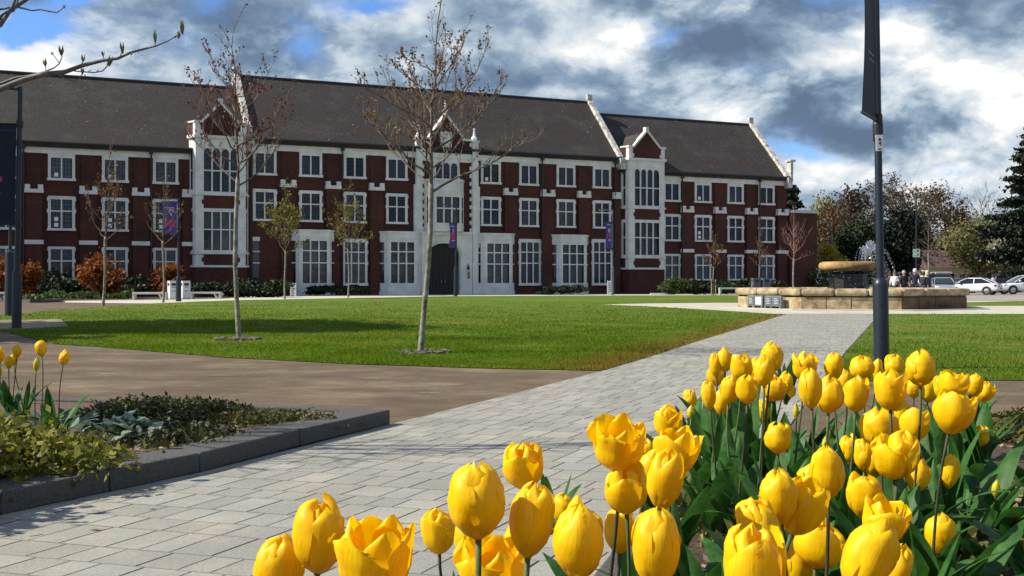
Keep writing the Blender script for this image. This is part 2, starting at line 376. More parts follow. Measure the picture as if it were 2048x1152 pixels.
MG = dict(mac=gmat('brown_macadam', f_macadam), far=gmat('far_ground', f_far), road=gmat('road_surface', f_road), pale=gmat('pale_gravel_paving', f_pale), pale2=gmat('pale_paving', f_pale2), lawn=gmat('lawn_grass', f_lawn), paver=gmat('grey_pavers', f_paver, .8))

flat('ground', [(-900, -60), (900, -60), (900, 1600), (-900, 1600)], -.012, MG['far'], px=False)
flat('square_surface', [(-60, -8), (60, -8), (75, 130), (-75, 130)], -.004, MG['mac'], px=False)
flat('car_park', [(1370, 597), (1700, 603), (2060, 606), (3400, 606), (3400, 575), (1500, 575.5), (1370, 584)], .001, MG['road'])
flat('path', [(1577, 627.5), (1760, 627.5), (1690, 705), (1632, 775), (1560, 880), (1470, 1060), (1380, 1400), (1230, 2000), (-1500, 2000), (-1500, 1390), (0, 1032), (400, 946), (782, 849), (1000, 794.7), (1205, 742), (1300, 713), (1395, 682), (1500, 650)], .004, MG['paver'])
flat('fountain_paving', [(1200, 609), (1290, 607.0), (1440, 605.5), (1600, 603), (1960, 602), (2300, 604), (2300, 628.5), (1580, 628.5), (1540, 627.5), (1400, 618.5), (1290, 612.5)], .002, MG['pale'])
flat('building_path', [(300, 607), (450, 601), (600, 598), (900, 592.3), (1220, 591.0), (1480, 590.4), (1480, 588.3), (1225, 588), (900, 587.5), (500, 593), (450, 597), (270, 600), (130, 602), (130, 605)], .002, MG['pale2'])
PATIO = [(-200, 643), (0, 641), (122, 639), (136, 653), (60, 658.5), (0, 659), (-200, 660)]
flat('patio_paving', PATIO, .010, gmat('slab_paving', lambda n, v: (lambda br: (br, None, 0, 0))((lambda t: t.outputs[0])((lambda t: (n.l.new(v, t.inputs['Vector']), setattr(t.inputs['Scale'], 'default_value', 1), setattr(t.inputs['Brick Width'], 'default_value', .52), setattr(t.inputs['Row Height'], 'default_value', 3.2), setattr(t.inputs['Mortar Size'], 'default_value', .04), setattr(t.inputs['Color1'], 'default_value', (.24, .20, .13, 1)), setattr(t.inputs['Color2'], 'default_value', (.28, .235, .155, 1)), setattr(t.inputs['Mortar'], 'default_value', (.06, .05, .04, 1)), t)[-1])(n.new('ShaderNodeTexBrick'))))))

LAWN_A = [(-260, 646), (-120, 636), (0, 632), (100, 622), (200, 614.5), (300, 608.5), (450, 601), (600, 598), (900, 592.3), (1220, 591), (1480, 590.6), (1490, 606), (1440, 605.5), (1290, 607), (1200, 609),
          (1290, 612.5), (1400, 618.5), (1540, 627.5), (1572, 628.5), (1500, 651), (1395, 683), (1300, 714), (1208, 741.5), (1000, 737.5), (700, 728), (450, 715), (200, 694), (110, 688), (0, 661), (-260, 662)]
flat('lawn', LAWN_A, .006, MG['lawn'])
LAWN_B = [(1762, 628), (2048, 628), (2600, 628), (2600, 764), (2048, 761), (1800, 760), (1642, 765), (1692, 706)]
flat('lawn', LAWN_B, .006, MG['lawn'])
flat('lawn', [(1920, 605), (2048, 602), (2600, 601), (2600, 611.5), (2048, 611.5), (1925, 612)], .006, MG['lawn'])

# real blades on the nearer grass
def inpoly(X, Y, poly):
    ins = np.zeros(len(X), bool); n = len(poly)
    for i in range(n):
        x1, y1 = poly[i]; x2, y2 = poly[(i + 1) % n]
        c = ((y1 > Y) != (y2 > Y)) & (X < (x2 - x1) * (Y - y1) / ((y2 - y1) if y2 != y1 else 1e-9) + x1); ins ^= c
    return ins
def blades(poly_px, n, ymax, rs, hgt=.045):
    poly = [tuple(G(*p).xy) for p in poly_px]
    xs = [p[0] for p in poly]; ys = [p[1] for p in poly]; y1 = min(max(ys), ymax); y0 = min(ys)
    t = rs.random(n * 3); Y = 1 / (1 / y0 + (1 / y1 - 1 / y0) * t)                     # denser close to the viewer's side
    X = rs.uniform(-.55, .50, len(Y)) * Y
    k = inpoly(X, Y, poly) & ~inpoly(X, Y, [tuple(G(*p).xy) for p in PATIO]) & (rs.random(len(X)) < np.clip(1.25 - Y / 60, 0, 1)); X = X[k][:n]; Y = Y[k][:n]; n = len(X)
    a = rs.uniform(0, math.pi, n); wd = .004 + Y * .00022; h = hgt * rs.uniform(.4, 1.3, n) * (.75 + .35 * np.sin(X * 1.9 + 1.3 * np.sin(Y * 1.1)) * np.sin(Y * .9 + X * .4)); lx = rs.normal(0, .015, n); ly = rs.normal(0, .015, n)
    c, s_ = np.cos(a) * wd, np.sin(a) * wd; z0 = np.full(n, .004)
    return np.stack([np.stack([X - c, Y - s_, z0], 1), np.stack([X + c, Y + s_, z0], 1), np.stack([X + lx + c * .2, Y + ly + s_ * .2, z0 + h], 1), np.stack([X + lx - c * .2, Y + ly - s_ * .2, z0 + h], 1)], 1)
rs = np.random.RandomState(3)
mgr = MG['lawn'].copy(); _n = NT(mgr.node_tree); _p = _n.n['Principled BSDF']; _t = _n.new('ShaderNodeBsdfTranslucent'); _c = _p.inputs['Base Color'].links[0].from_socket
_c2 = _n.mix(1, _c, (1.35, 1.35, 1.2), 'MULTIPLY'); _n.l.new(_c2, _t.inputs[0]); _n.l.new(_c2, _p.inputs['Base Color']); _m = _n.new('ShaderNodeMixShader'); _m.inputs[0].default_value = .5
_n.l.new(_p.outputs[0], _m.inputs[1]); _n.l.new(_t.outputs[0], _m.inputs[2]); _n.l.new(_m.outputs[0], _n.n['Material Output'].inputs[0])
for _l in list(_p.inputs['Normal'].links): _n.l.remove(_l)

V = np.concatenate([blades(LAWN_A, 170000, 62, rs), blades(LAWN_B, 40000, 40, rs)])
# worn edge: thin out where the shader shows bare ground is left to the material
o = quadmesh('grass_blades', V, mgr); tag(o, 'short mown green grass blades standing on the lawns', 'grass', kind='stuff')

# ================================================================== UNIVERSITY BUILDING (local x along the facade, local -y towards the square)
FA = math.atan((5900 - 1024) / FPX); FU = Vector((math.sin(FA), math.cos(FA), 0)); P0 = Vector(((1240 - 1024) / FPX * 100, 100, 0))
FN = Vector((FU.y, -FU.x, 0))
def T(px, o=0.0):
    k = (px - 1024) / FPX; x0 = P0.x + FN.x * o; y0 = P0.y + FN.y * o
    return (k * y0 - x0) / (FU.x - k * FU.y)
def Zf(px, py, o=0.0):
    t = T(px, o); Y = P0.y + FN.y * o + t * FU.y; return EYE + (HOR - py) * Y / FPX
BR = math.atan2(FU.y, FU.x)
hall = empty('university_hall', P0, BR, 'long three storey red brick hall with white stone bays and an arched doorway', 'building')
class Face:
    def __init__(s, ox, oy, dx=1, dy=0):
        s.o = Vector((ox, oy)); s.d = Vector((dx, dy)).normalized(); s.n = Vector((s.d.y, -s.d.x))
    def p(s, a, z, o=0): q_ = s.o + s.d * a + s.n * o; return (q_.x, q_.y, z)
    def box(s, mb, a0, a1, z0, z1, o0, o1):
        mb.hexa([s.p(a0, z0, o1), s.p(a1, z0, o1), s.p(a1, z0, o0), s.p(a0, z0, o0), s.p(a0, z1, o1), s.p(a1, z1, o1), s.p(a1, z1, o0), s.p(a0, z1, o0)])
    def holes(s, mb, a0, a1, z0, z1, hs, o=0):
        A = sorted({a0, a1, *[h[0] for h in hs], *[h[1] for h in hs]}); Zs = sorted({z0, z1, *[h[2] for h in hs], *[h[3] for h in hs]})
        for i in range(len(A) - 1):
            for j in range(len(Zs) - 1):
                ca, cz = (A[i] + A[i + 1]) / 2, (Zs[j] + Zs[j + 1]) / 2
                if any(h[0] < ca < h[1] and h[2] < cz < h[3] for h in hs): continue
                mb.add([s.p(A[i], Zs[j], o), s.p(A[i + 1], Zs[j], o), s.p(A[i + 1], Zs[j + 1], o), s.p(A[i], Zs[j + 1], o)], [(0, 1, 2, 3)])
MAIN = Face(0, 0)
rnd = random.Random(5)
def window(face, a0, a1, z0, z1, nl, trans=(), parent=None, sur=(.17, .20, .14), arched=False, gl=None, o=0.0, rec=.13, head=None, ears=True, name='window', paper=0, mw=.11):
    """a0..a1, z0..z1 is the glazed opening; stone surround stands proud, glass sits back"""
    mb = MB(); sw, st, sb = sur; of = o + .13 if rec == .13 else o + .02
    ob = o - (0 if rec == .13 else rec + .05)
    if sw:
        face.box(mb, a0 - sw, a0, z0, z1, ob, of); face.box(mb, a1, a1 + sw, z0, z1, ob, of)
    if st: face.box(mb, a0 - sw, a1 + sw, z1, z1 + st, ob, of + .004)
    if sb: face.box(mb, a0 - sw - .06, a1 + sw + .06, z0 - sb, z0, ob, of + .07)
    if ears and sw:
        for zz in (z1 - .12, *[t - .12 for t in trans]):
            face.box(mb, a0 - sw - .07, a0 - sw, zz, zz + .26, ob, of - .003); face.box(mb, a1 + sw, a1 + sw + .07, zz, zz + .26, ob, of - .003)
    if head: face.box(mb, a0 - sw - .02, a1 + sw + .02, z1 + st, head, ob, of - .02)
    W = (a1 - a0 - (nl - 1) * mw) / nl; oi = of - .03
    for i in range(1, nl): x = a0 + i * W + (i - 1) * mw; face.box(mb, x, x + mw, z0, z1, ob, oi)
    for t in trans: face.box(mb, a0, a1, t - .05, t + .05, ob, oi + .006)
    if arched:
        for i in range(nl):
            x0 = a0 + i * (W + mw); r = W / 2; cx = x0 + r; zs = z1 - r * 1.15; N = 10
            for k in range(N):
                t0, t1 = math.pi * k / N, math.pi * (k + 1) / N
                xa, xb = cx - r * math.cos(t0), cx - r * math.cos(t1); za, zb = zs + r * 1.15 * math.sin(t0), zs + r * 1.15 * math.sin(t1)
                for oo in (oi,): mb.add([face.p(xa, za, oo), face.p(xb, zb, oo), face.p(xb, z1 + .001, oo), face.p(xa, z1 + .001, oo)], [(0, 1, 2, 3)])
                mb.add([face.p(xa, za, oi), face.p(xb, zb, oi), face.p(xb, zb, ob), face.p(xa, za, ob)], [(0, 1, 2, 3)])
    wn_ = mb.build(name, M['stone'], parent)
    gb = MB(); og = of - .118 if rec == .13 else o - rec; ca = MB()
    if sw or nl: face.box(gb, a0 - .01, a1 + .01, z0 - .01, z1 + .01, og - .02, og)
    gb.build('pane', gl or M['pane'], wn_)
    rows = [z0, *trans, z1]
    for i in range(nl):                                     # dark casement round each light
        x0 = a0 + i * (W + mw); x1 = x0 + W
        for j in range(len(rows) - 1):
            za = rows[j] + (.05 if j else 0); zb = rows[j + 1] - (.05 if j < len(rows) - 2 else 0); q_ = .045
            for (c0, c1, d0, d1) in ((x0, x0 + q_, za, zb), (x1 - q_, x1, za, zb), (x0 + q_, x1 - q_, za, za + q_), (x0 + q_, x1 - q_, zb - q_, zb)):
                face.box(ca, c0, c1, d0, d1, og, og + .03)
    ca.build('casement', M['gutter'], wn_)
    if paper:
        pm = MB(); x = a0 + W * .35
        for k in range(paper): face.box(pm, x, x + W * .4, z0 + .12 + k * .42, z0 + .40 + k * .42, og + .001, og + .008)
        pm.build('paper_notice', M['white'], wn_)
    return wn_

EAVE_W, EAVE_C = 11.2, 12.2
tL0, tL1, tR1 = T(-120), T(495), T(1573)
# masonry bodies
DEP = 11.4
def section(name, t0, t1, ev):
    mb = MB(); mb.box(t0, t1, 0, DEP, 0, ev)
    w_ = mb.build('wall', M['brick'], hall)
    return w_
section('w', tL0, tL1, EAVE_W); section('c', tL1 + .001, -.001, EAVE_C); section('r', 0, tR1, EAVE_W)
# roofs
def roof(t0, t1, ev, rise=5.75, half=5.7, over=.35):
    mb = MB(); s_ = rise / half; ze = ev + .02 - over * s_; k = .16
    y0, y1, ym = -over, DEP + over, DEP / 2
    for dz_, nm in ((0, 0),):
        pr = [(y0, ze), (ym, ev + rise), (y1, ze), (y1, ze + .22), (ym, ev + rise + .22), (y0, ze + .22)]
        b = [(t0, y, z) for y, z in pr] + [(t1, y, z) for y, z in pr]
        mb.add(b, [(0, 1, 4, 5), (1, 2, 3, 4), (6, 11, 10, 7), (7, 10, 9, 8)] + [(i, (i + 6), (i + 1) % 6 + 6, (i + 1) % 6) for i in range(6)])
    r_ = mb.build('roof', M['roof'], hall)
    g2 = MB(); g2.tube([(t0, ym, ev + rise + .24), (t1, ym, ev + rise + .24)], .11, 6); g2.build('ridge_tiles', M['gutter'], r_)
    # brick gable walls under the roof
    gw = MB()
    for t in (t0 + .02, t1 - .3):
        gw.add([(t, 0.01, ev - .01), (t, DEP - .01, ev - .01), (t, ym, ev + rise - .02), (t + .28, 0.01, ev - .01), (t + .28, DEP - .01, ev - .01), (t + .28, ym, ev + rise - .02)], [(0, 1, 2), (3, 5, 4), (0, 2, 5, 3), (1, 4, 5, 2)])
    gw.build('gable_wall', M['brick'], hall)
    gt = MB(); gt.tube([(t0, -.42, ev + .02), (t1, -.42, ev + .02)], .12, 6); gt.build('gutter', M['gutter'], hall)
roof(tL0, tL1 - .02, EAVE_W); roof(tL1 + .05, -.05, EAVE_C + .05); roof(.06, tR1 - .05, EAVE_W)
def coping(t, ev, w_=.42, rise=5.75):
    mb = MB(); ym = DEP / 2
    s_ = rise / 5.7; h = .62
    for sg in (1, -1):
        ya = ym - sg * (ym + .45); za = ev - .45 * s_ + .05
        N = 11
        for i in range(N):
            f0, f1 = i / N, (i + 1) / N - .003
            y0, y1 = ya + (ym - ya) * f0, ya + (ym - ya) * f1; z0, z1 = za + (ev + rise - za) * f0, za + (ev + rise - za) * f1
            hh = h + rnd.uniform(-.02, .02); ww = w_ / 2 + rnd.uniform(-.01, .01)
            mb.hexa([(t - ww, y0, z0 - .1), (t + ww, y0, z0 - .1), (t + ww, y1, z1 - .1), (t - ww, y1, z1 - .1), (t - ww, y0, z0 + hh), (t + ww, y0, z0 + hh), (t + ww, y1, z1 + hh), (t - ww, y1, z1 + hh)])
    mb.box(t - w_ * .6, t + w_ * .6, ym - .2, ym + .2, ev + rise + .45, ev + rise + .95)
    mb.box(t - w_ * .6, t + w_ * .6, -.75, -.1, ev - 1.0, ev - .0)
    mb.build('gable_coping', M['stone_old'], hall)
coping(tL1 + .15, EAVE_C + .05); coping(-.12, EAVE_C + .05); coping(tR1 - .1, EAVE_W)
# small chimney like kneeler at the far end
mb = MB(); mb.box(tR1 + .12, tR1 + .42, -.5, .1, EAVE_W - .3, EAVE_W + 1.6); mb.box(tR1 + .0, tR1 + .62, -.62, .2, EAVE_W + 1.6, EAVE_W + 1.78); mb.build('end_pier', M['stone_old'], hall)

# cornice bands
def cornice(t0, t1, ev):
    mb = MB()
    MAIN.box(mb, t0, t1, ev - .30, ev - .02, .001, .30); MAIN.box(mb, t0, t1, ev - .42, ev - .30, .001, .20); MAIN.box(mb, t0, t1, ev - .74, ev - .42, .001, .14)
    mb.build('cornice', M['stone'], hall)
tTL0, tTL1 = T(391, .8), T(491, .8); tTR0, tTR1 = T(1258, .8), T(1329, .8); TS = .37
cornice(tL0, tTL0 - TS, EAVE_W); cornice(tL1 + .1, T(835), EAVE_C); cornice(T(952), -.35, EAVE_C); cornice(tTR1 + TS, tR1, EAVE_W)

# regular windows: pixel centre of each bay, section height offset
WING_L = [-78, 12, 123, 230, 331]; WING_R = [1343, 1405, 1470, 1532]; CEN = [529, 621, 709, 793, 981, 1057, 1131, 1203]
def bay(px, dz, groundwin, seed):
    t = T(px); hw = .72; rr = random.Random(seed)
    window(MAIN, t - hw, t + hw, 8.68 + dz - (.05 if dz else 0), 10.18 + dz - .02, 2, (), hall, head=EAVE_W + dz - .74, ears=False, sur=(.2, .26, .18), paper=(1 if px in (123, 230, 981, 1405) else 0))
    window(MAIN, t - hw, t + hw, 5.03 + dz - .02, 7.12 + dz, 2, (6.27 + dz,), hall, sur=(.2, .25, .17), paper=(2 if px in (123, 230, 331, 1405) else 0))
    if groundwin: window(MAIN, t - hw, t + hw, 1.35, 3.47, 2, (2.62,), hall, gl=M['pane2'])
for i, p in enumerate(WING_L): bay(p, 0, True, i)
for i, p in enumerate(WING_R): bay(p, 0, True, i + 10)
for i, p in enumerate(CEN): bay(p, 1.03, False, i + 20)
for p, a, b in ((709, 684.5, 734), (1058, 1037, 1081), (1204, 1183, 1224)):
    t0, t1 = T(a) + .2, T(b) - .2; window(MAIN, t0, t1, Zf(p, 566), Zf(p, 485), 3, (Zf(p, 526.5), Zf(p, 504.5)), hall, sur=(.2, .3, .22), gl=M['pane2'])
window(MAIN, T(503), T(519), Zf(511, 556), Zf(511, 482), 1, (Zf(511, 526), Zf(511, 503)), hall, sur=(0, .32, 0), gl=M['pane2'], ears=False)

# brick pilasters with battlemented stone caps
def pilaster(px, dz, band, hw=.56):
    t = T(px, .3); mb = MB(); MAIN.box(mb, t - hw, t + hw, 0, 7.55 + dz, .001, .30); MAIN.box(mb, t - hw + .06, t + hw - .06, 7.55 + dz, EAVE_W - .75 + dz, .001, .08)
    p_ = mb.build('pilaster', M['brick'], hall)
    c = MB(); a = hw + .08; z = 7.55 + dz
    MAIN.box(c, t - a, t + a, z, z + .27, .002, .42); MAIN.box(c, t - a + .03, t - a + .38, z + .27, z + .60, .003, .40); MAIN.box(c, t + a - .38, t + a - .03, z + .27, z + .60, .003, .40)
    c.build('pilaster_cap', M['stone'], p_)
    if band: c = MB(); MAIN.box(c, t - a, t + a, 3.82, 4.13, .002, .38); c.build('stone_band', M['stone'], p_)
for px in (-32, 68, 177, 282): pilaster(px, 0, True)
pilaster(376, 0, True, .35)
for px in (577, 667, 754): pilaster(px, 1.03, False)
for px in (1022, 1097, 1169): pilaster(px, 1.03, False)
pilaster(1235, 1.03, False, .3)
for px in (1376, 1441, 1504, 1566): pilaster(px, 0, True)

# rainwater pipes
for px, ev in ((684, EAVE_C), (1083, EAVE_C), (1229, EAVE_C), (302, EAVE_W), (47, EAVE_W), (1363, EAVE_W), (1518, EAVE_W), (503, EAVE_C)):
    t = T(px, .2); mb = MB(); mb.tube([(t, -.36, 0), (t, -.36, ev - .05)], .065, 8); MAIN.box(mb, t - .14, t + .14, ev - .5, ev - .2, .31, .52); mb.build('rainwater_pipe', M['gutter'], hall)

# canted stair towers
def tower(t0, t1, arch_left=True):
    dp = .8; tc_ = (t0 + t1) / 2
    F = Face(t0, -dp); FLc = Face(t0 - TS, 0, TS, -dp); FRc = Face(t1, -dp, TS, dp)
    W = t1 - t0; LW = math.hypot(TS, dp)
    root = MB(); root.prism([(t0 - TS, .02), (t0 - TS + .02, .02), (t0 + .05, -dp + .28), (t1 - .05, -dp + .28), (t1 + TS - .02, .02)], 0, 13.05)
    tw = root.build('tower', M['brick'], hall)
    zl = dict(top=12.2, a1=11.32, tr1=9.62, b1=8.02, s1=7.8, m1=6.45, trm=5.1, b2=3.52, s2=3.3, sill=2.28)
    st = MB(); g0, g1 = .62, W - .58
    h_front = [(g0, g1, zl['b1'], zl['a1']), (g0, g1, zl['b2'], zl['m1'])]
    F.holes(st, 0, W, zl['sill'], zl['top'], h_front)
    for fc in (FLc, FRc): fc.holes(st, 0, LW, zl['sill'], zl['top'], [(.26, .50, zl['b1'], zl['a1']), (.26, .50, zl['b2'], zl['m1'])])
    st.build('stone_face', M['stone'], tw)
    for nm, z in (('string', zl['s1']), ('string', zl['s2']), ('sill', zl['sill']), ('cornice', zl['top'])):
        sm = MB(); e = .10 if nm != 'cornice' else .16; hh = .16 if nm != 'cornice' else .22; k = e * .5
        sm.prism([(t0 - TS - e, .02), (t0 - k - .03, -dp - e), (t1 + k + .03, -dp - e), (t1 + TS + e, .02)], z - hh / 2, z + hh / 2); sm.build(nm + '_course', M['stone'], tw)
    window(F, g0, g1, zl['b1'], zl['a1'], 4, (zl['tr1'],), tw, sur=(0, 0, 0), arched=True, rec=.18, ears=False)
    window(F, g0, g1, zl['b2'], zl['m1'], 4, (zl['trm'],), tw, sur=(0, 0, 0), rec=.18, ears=False, gl=M['pane3'])
    for fc in (FLc, FRc):
        window(fc, .26, .50, zl['b1'], zl['a1'], 1, (zl['tr1'],), tw, sur=(0, 0, 0), arched=True, rec=.12, ears=False)
        window(fc, .26, .50, zl['b2'], zl['m1'], 1, (zl['trm'],), tw, sur=(0, 0, 0), rec=.12, ears=False)
    # brick aprons between the windows and in the plinth
    for z0, z1 in ((zl['m1'] + .28, zl['s1'] - .1), (zl['sill'] + .09, zl['s2'] - .1)):
        bp = MB(); F.box(bp, g0 - .02, g1 + .02, z0, z1, -.1, .012); zm = (z0 + z1) / 2
        F.box(bp, g0 - .16, g1 + .16, zm - .18, zm + .18, -.1, .010)
        bp.build('brick_apron', M['brick'], tw)
        for fc in (FLc, FRc): bp = MB(); fc.box(bp, .02, .48, z0, z1, -.1, .012); bp.build('brick_apron', M['brick'], tw)
    pl = MB(); pl.prism([(t0 - TS, .01), (t0, -dp), (t1, -dp), (t1 + TS, .01)], 0, zl['sill'] - .02); pl.build('plinth', M['brick'], tw)
    # gable: low parapet, brick gablet, stone kneelers and coping
    gz = zl['top'] + .11; sh_ = gz + .95; ap = 14.75
    gb = MB(); prof = [(0, gz), (W, gz), (W, sh_), (W - .55, sh_), (W / 2, ap), (.55, sh_), (0, sh_)]
    n_ = len(prof); fr = [F.p(a, z, 0.0) for a, z in prof]; bk = [F.p(a, z, -.35) for a, z in prof]
    gb.add(fr + bk, [tuple(range(n_)), tuple(range(n_, 2 * n_))[::-1]] + [(i, n_ + i, n_ + (i + 1) % n_, (i + 1) % n_) for i in range(n_)])
    for fc in (FLc, FRc): fc.box(gb, .02, LW - .02, gz, sh_, -.3, 0)
    gb.build('gablet', M['brick'], tw)
    cp = MB()
    for a0, a1, z0, z1 in ((.50, W / 2, sh_, ap), (W / 2, W - .50, ap, sh_)):
        q_ = [F.p(a0, z0 - .02, .10), F.p(a1, z1 - .02, .10), F.p(a1, z1 - .02, -.45), F.p(a0, z0 - .02, -.45)]
        cp.hexa(q_ + [(x, y, z + .24) for x, y, z in q_])
    F.box(cp, -.12, .56, sh_, sh_ + .16, -.45, .12); F.box(cp, W - .56, W + .12, sh_, sh_ + .16, -.45, .12)
    for fc in (FLc, FRc): fc.box(cp, -.05, LW - .05, sh_, sh_ + .14, -.4, .08)
    F.box(cp, 0, .38, gz, sh_, -.3, .03); F.box(cp, W - .38, W, gz, sh_, -.3, .03); F.box(cp, 0, .52, gz + .1, gz + .4, -.3, .025); F.box(cp, W - .52, W, gz + .1, gz + .4, -.3, .025)
    FLc.box(cp, LW - .3, LW - .01, gz, sh_, -.25, .03); FRc.box(cp, .01, .3, gz, sh_, -.25, .03)
    F.box(cp, W / 2 - .16, W / 2 + .16, ap + .1, ap + .42, -.4, .08)
    cp.build('gablet_coping', M['stone'], tw)
    # gablet roof running back into the main roof
    rf = MB(); rf.add([F.p(0.1, sh_, -.3), F.p(W / 2, ap, -.3), F.p(W - .1, sh_, -.3), F.p(0.1, sh_, -4.6), F.p(W / 2, ap, -4.6), F.p(W - .1, sh_, -4.6)], [(0, 1, 4, 3), (1, 2, 5, 4), (3, 4, 5)]); rf.build('gablet_roof', M['roof'], tw)
    ck = MB(); ck.box(t0 - TS + .06, t1 + TS - .06, .0, 2.6, EAVE_W - .5, sh_ - .02); ck.build('dormer_cheek', M['brick'], tw)
tower(tTL0, tTL1); tower(tTR0, tTR1)

# ground floor canted bays
def stonebay(pl, pa, pb, pr, ztop, par=hall):
    """pixels: left end, left corner, right corner"""
    dp = .9; ta, tb = T(pa, dp), T(pb, dp); S = .8
    F = Face(ta, -dp); FL_ = Face(ta - S, 0, S, -dp); FR_ = Face(tb, -dp, S, dp); LW = math.hypot(S, dp); W = tb - ta
    g0, g1 = .22, W - .22; lv = (.98, 2.60, 3.56, 4.34)
    mb = MB(); F.holes(mb, 0, W, 0, ztop, [(g0, g1, lv[0], lv[3])])
    for fc in (FL_, FR_): fc.holes(mb, 0, LW, 0, ztop, [(.36, .80, lv[0], lv[3])])
    mb.add([(ta - S, 0, ztop), (ta, -dp, ztop), (tb, -dp, ztop), (tb + S, 0, ztop)], [(0, 1, 2, 3)])
    b_ = mb.build('stone_bay', M['stone'], hall)
    window(F, g0, g1, lv[0], lv[3], 3, (lv[1], lv[2]), b_, sur=(0, 0, 0), rec=.16, ears=False, gl=M['pane3'])
    for fc in (FL_, FR_): window(fc, .36, .80, lv[0], lv[3], 1, (lv[1], lv[2]), b_, sur=(0, 0, 0), rec=.14, ears=False, gl=M['pane2'])
    tr = MB(); e = .07
    tr.prism([(ta - S - e, 0), (ta - .03, -dp - e), (tb + .03, -dp - e), (tb + S + e, 0)], ztop - .02, ztop + .12)
    tr.build('moulding', M['stone'], b_); tr = MB(); tr.prism([(ta - S - .04, 0), (ta - .02, -dp - .04), (tb + .02, -dp - .04), (tb + S + .04, 0)], 4.58, 4.66); tr.build('moulding', M['stone'], b_); tr = MB(); tr.prism([(ta - S - e, 0), (ta - .03, -dp - e), (tb + .03, -dp - e), (tb + S + e, 0)], 0, .3); tr.build('moulding', M['stone'], b_)
stonebay(574, 600, 659, 671, 5.12); stonebay(751, 777, 833, 842, 5.12); stonebay(944, 970, 1023, 1026, 5.12); stonebay(1096, 1121.5, 1172, 1175, 5.12)

# entrance centrepiece
tP0, tP1 = T(838, .3), T(950, .3); tm = T(889, .3)
ctr = MB(); MAIN.box(ctr, tP0, tP1, 0, 12.2, .001, .12); ctr = ctr.build('entrance_bay', M['brick'], hall)
pb_ = MB(); a0, a1 = T(843, .5), T(944, .5); OW = T(920, .5) - T(857, .5); c_ = (T(920, .5) + T(857, .5)) / 2; zsp, zap = 3.15, 4.32; N = 18
fpo = .52
arc = [(c_ - OW / 2 * math.cos(math.pi * k / N), zsp + (zap - zsp) * (math.sin(math.pi * k / N) ** .72)) for k in range(N + 1)]
MAIN.holes(pb_, a0, a1, 0, 5.3, [(c_ - OW / 2, c_ + OW / 2, 0, zap + .001)], fpo)
for k in range(N):
    (xa, za), (xb, zb) = arc[k], arc[k + 1]
    pb_.add([MAIN.p(xa, za, fpo), MAIN.p(xb, zb, fpo), MAIN.p(xb, zap + .001, fpo), MAIN.p(xa, zap + .001, fpo)], [(0, 1, 2, 3)])
    pb_.add([MAIN.p(xa, za, fpo), MAIN.p(xb, zb, fpo), MAIN.p(xb, zb, .05), MAIN.p(xa, za, .05)], [(0, 1, 2, 3)])
for x in (c_ - OW / 2, c_ + OW / 2): pb_.add([MAIN.p(x, 0, fpo), MAIN.p(x, 0, .05), MAIN.p(x, zsp, .05), MAIN.p(x, zsp, fpo)], [(0, 1, 2, 3)])
for x in (a0, a1): pb_.add([MAIN.p(x, 0, fpo), MAIN.p(x, 0, 0), MAIN.p(x, 5.3, 0), MAIN.p(x, 5.3, fpo)], [(0, 1, 2, 3)])
MAIN.box(pb_, a0 - .05, a1 + .05, 5.12, 5.28, .1, fpo + .14)
pts = [MAIN.p(c_ + (x - c_) * 1.14, zsp + (z - zsp) * 1.22, fpo + .02) for x, z in arc]; pb_.tube(pts, .07, 6)
pts = [MAIN.p(c_ + (x - c_) * 1.045, zsp + (z - zsp) * 1.06, fpo + .01) for x, z in arc]; pb_.tube([MAIN.p(c_ - OW / 2 * 1.045, .4, fpo)] + pts + [MAIN.p(c_ + OW / 2 * 1.045, .4, fpo)], .05, 6)
pb_.build('stone_portal', M['stone'], ctr)
d_ = MB()
for sgn in (-1, 1):
    xa, xb = (c_ - OW / 2, c_ - .02) if sgn < 0 else (c_ + .02, c_ + OW / 2)
    dd = MB(); MAIN.box(dd, xa, xb, .02, zap + .2, .125, .16)
    for k in range(1, 5): x = xa + (xb - xa) * k / 5; MAIN.box(dd, x - .015, x + .015, .05, zap + .15, .16, .185)
    do = dd.build('door', M['door'], ctr)
    hd = MB(); MAIN.box(hd, c_ + sgn * .16 - .03, c_ + sgn * .16 + .03, 1.0, 1.3, .185, .24); hd.build('handle', M['steel_grey'], do)
lm = MB(); lx = T(936, .55); MAIN.box(lm, lx - .07, lx + .07, 2.1, 2.42, .53, .75); MAIN.box(lm, lx - .02, lx + .02, 2.42, 2.62, .53, .6); lm.build('wall_lantern', M['black'], ctr)
lm = MB(); MAIN.box(lm, lx - .05, lx + .2, 1.35, 1.95, .53, .56); lm.build('entry_plate', M['plaque'], ctr)
# oriel
dp = 1.15; ta, tb = T(870, dp), T(922, dp); S = .62
F = Face(ta, -dp); FL_ = Face(ta - S, -.2, S, -dp + .2); FR_ = Face(tb, -dp, S, dp - .2); LW = math.hypot(S, dp - .2); W = tb - ta
mb = MB(); wz = (6.0, 7.22, 8.18); F.holes(mb, 0, W, 5.3, 9.55, [(.14, W - .14, wz[0], wz[2])])
for fc in (FL_, FR_): fc.holes(mb, 0, LW, 5.3, 9.55, [(.3, LW - .3, wz[0], wz[2])])
mb.add([(ta - S, -.2, 9.5), (ta, -dp, 9.5), (tb, -dp, 9.5), (tb + S, -.2, 9.5)], [(0, 1, 2, 3)])
ori = mb.build('oriel', M['stone'], ctr)
window(F, .14, W - .14, wz[0], wz[2], 3, (wz[1],), ori, sur=(0, 0, 0), rec=.15, ears=False, gl=M['pane3'], name='oriel_light') if False else None
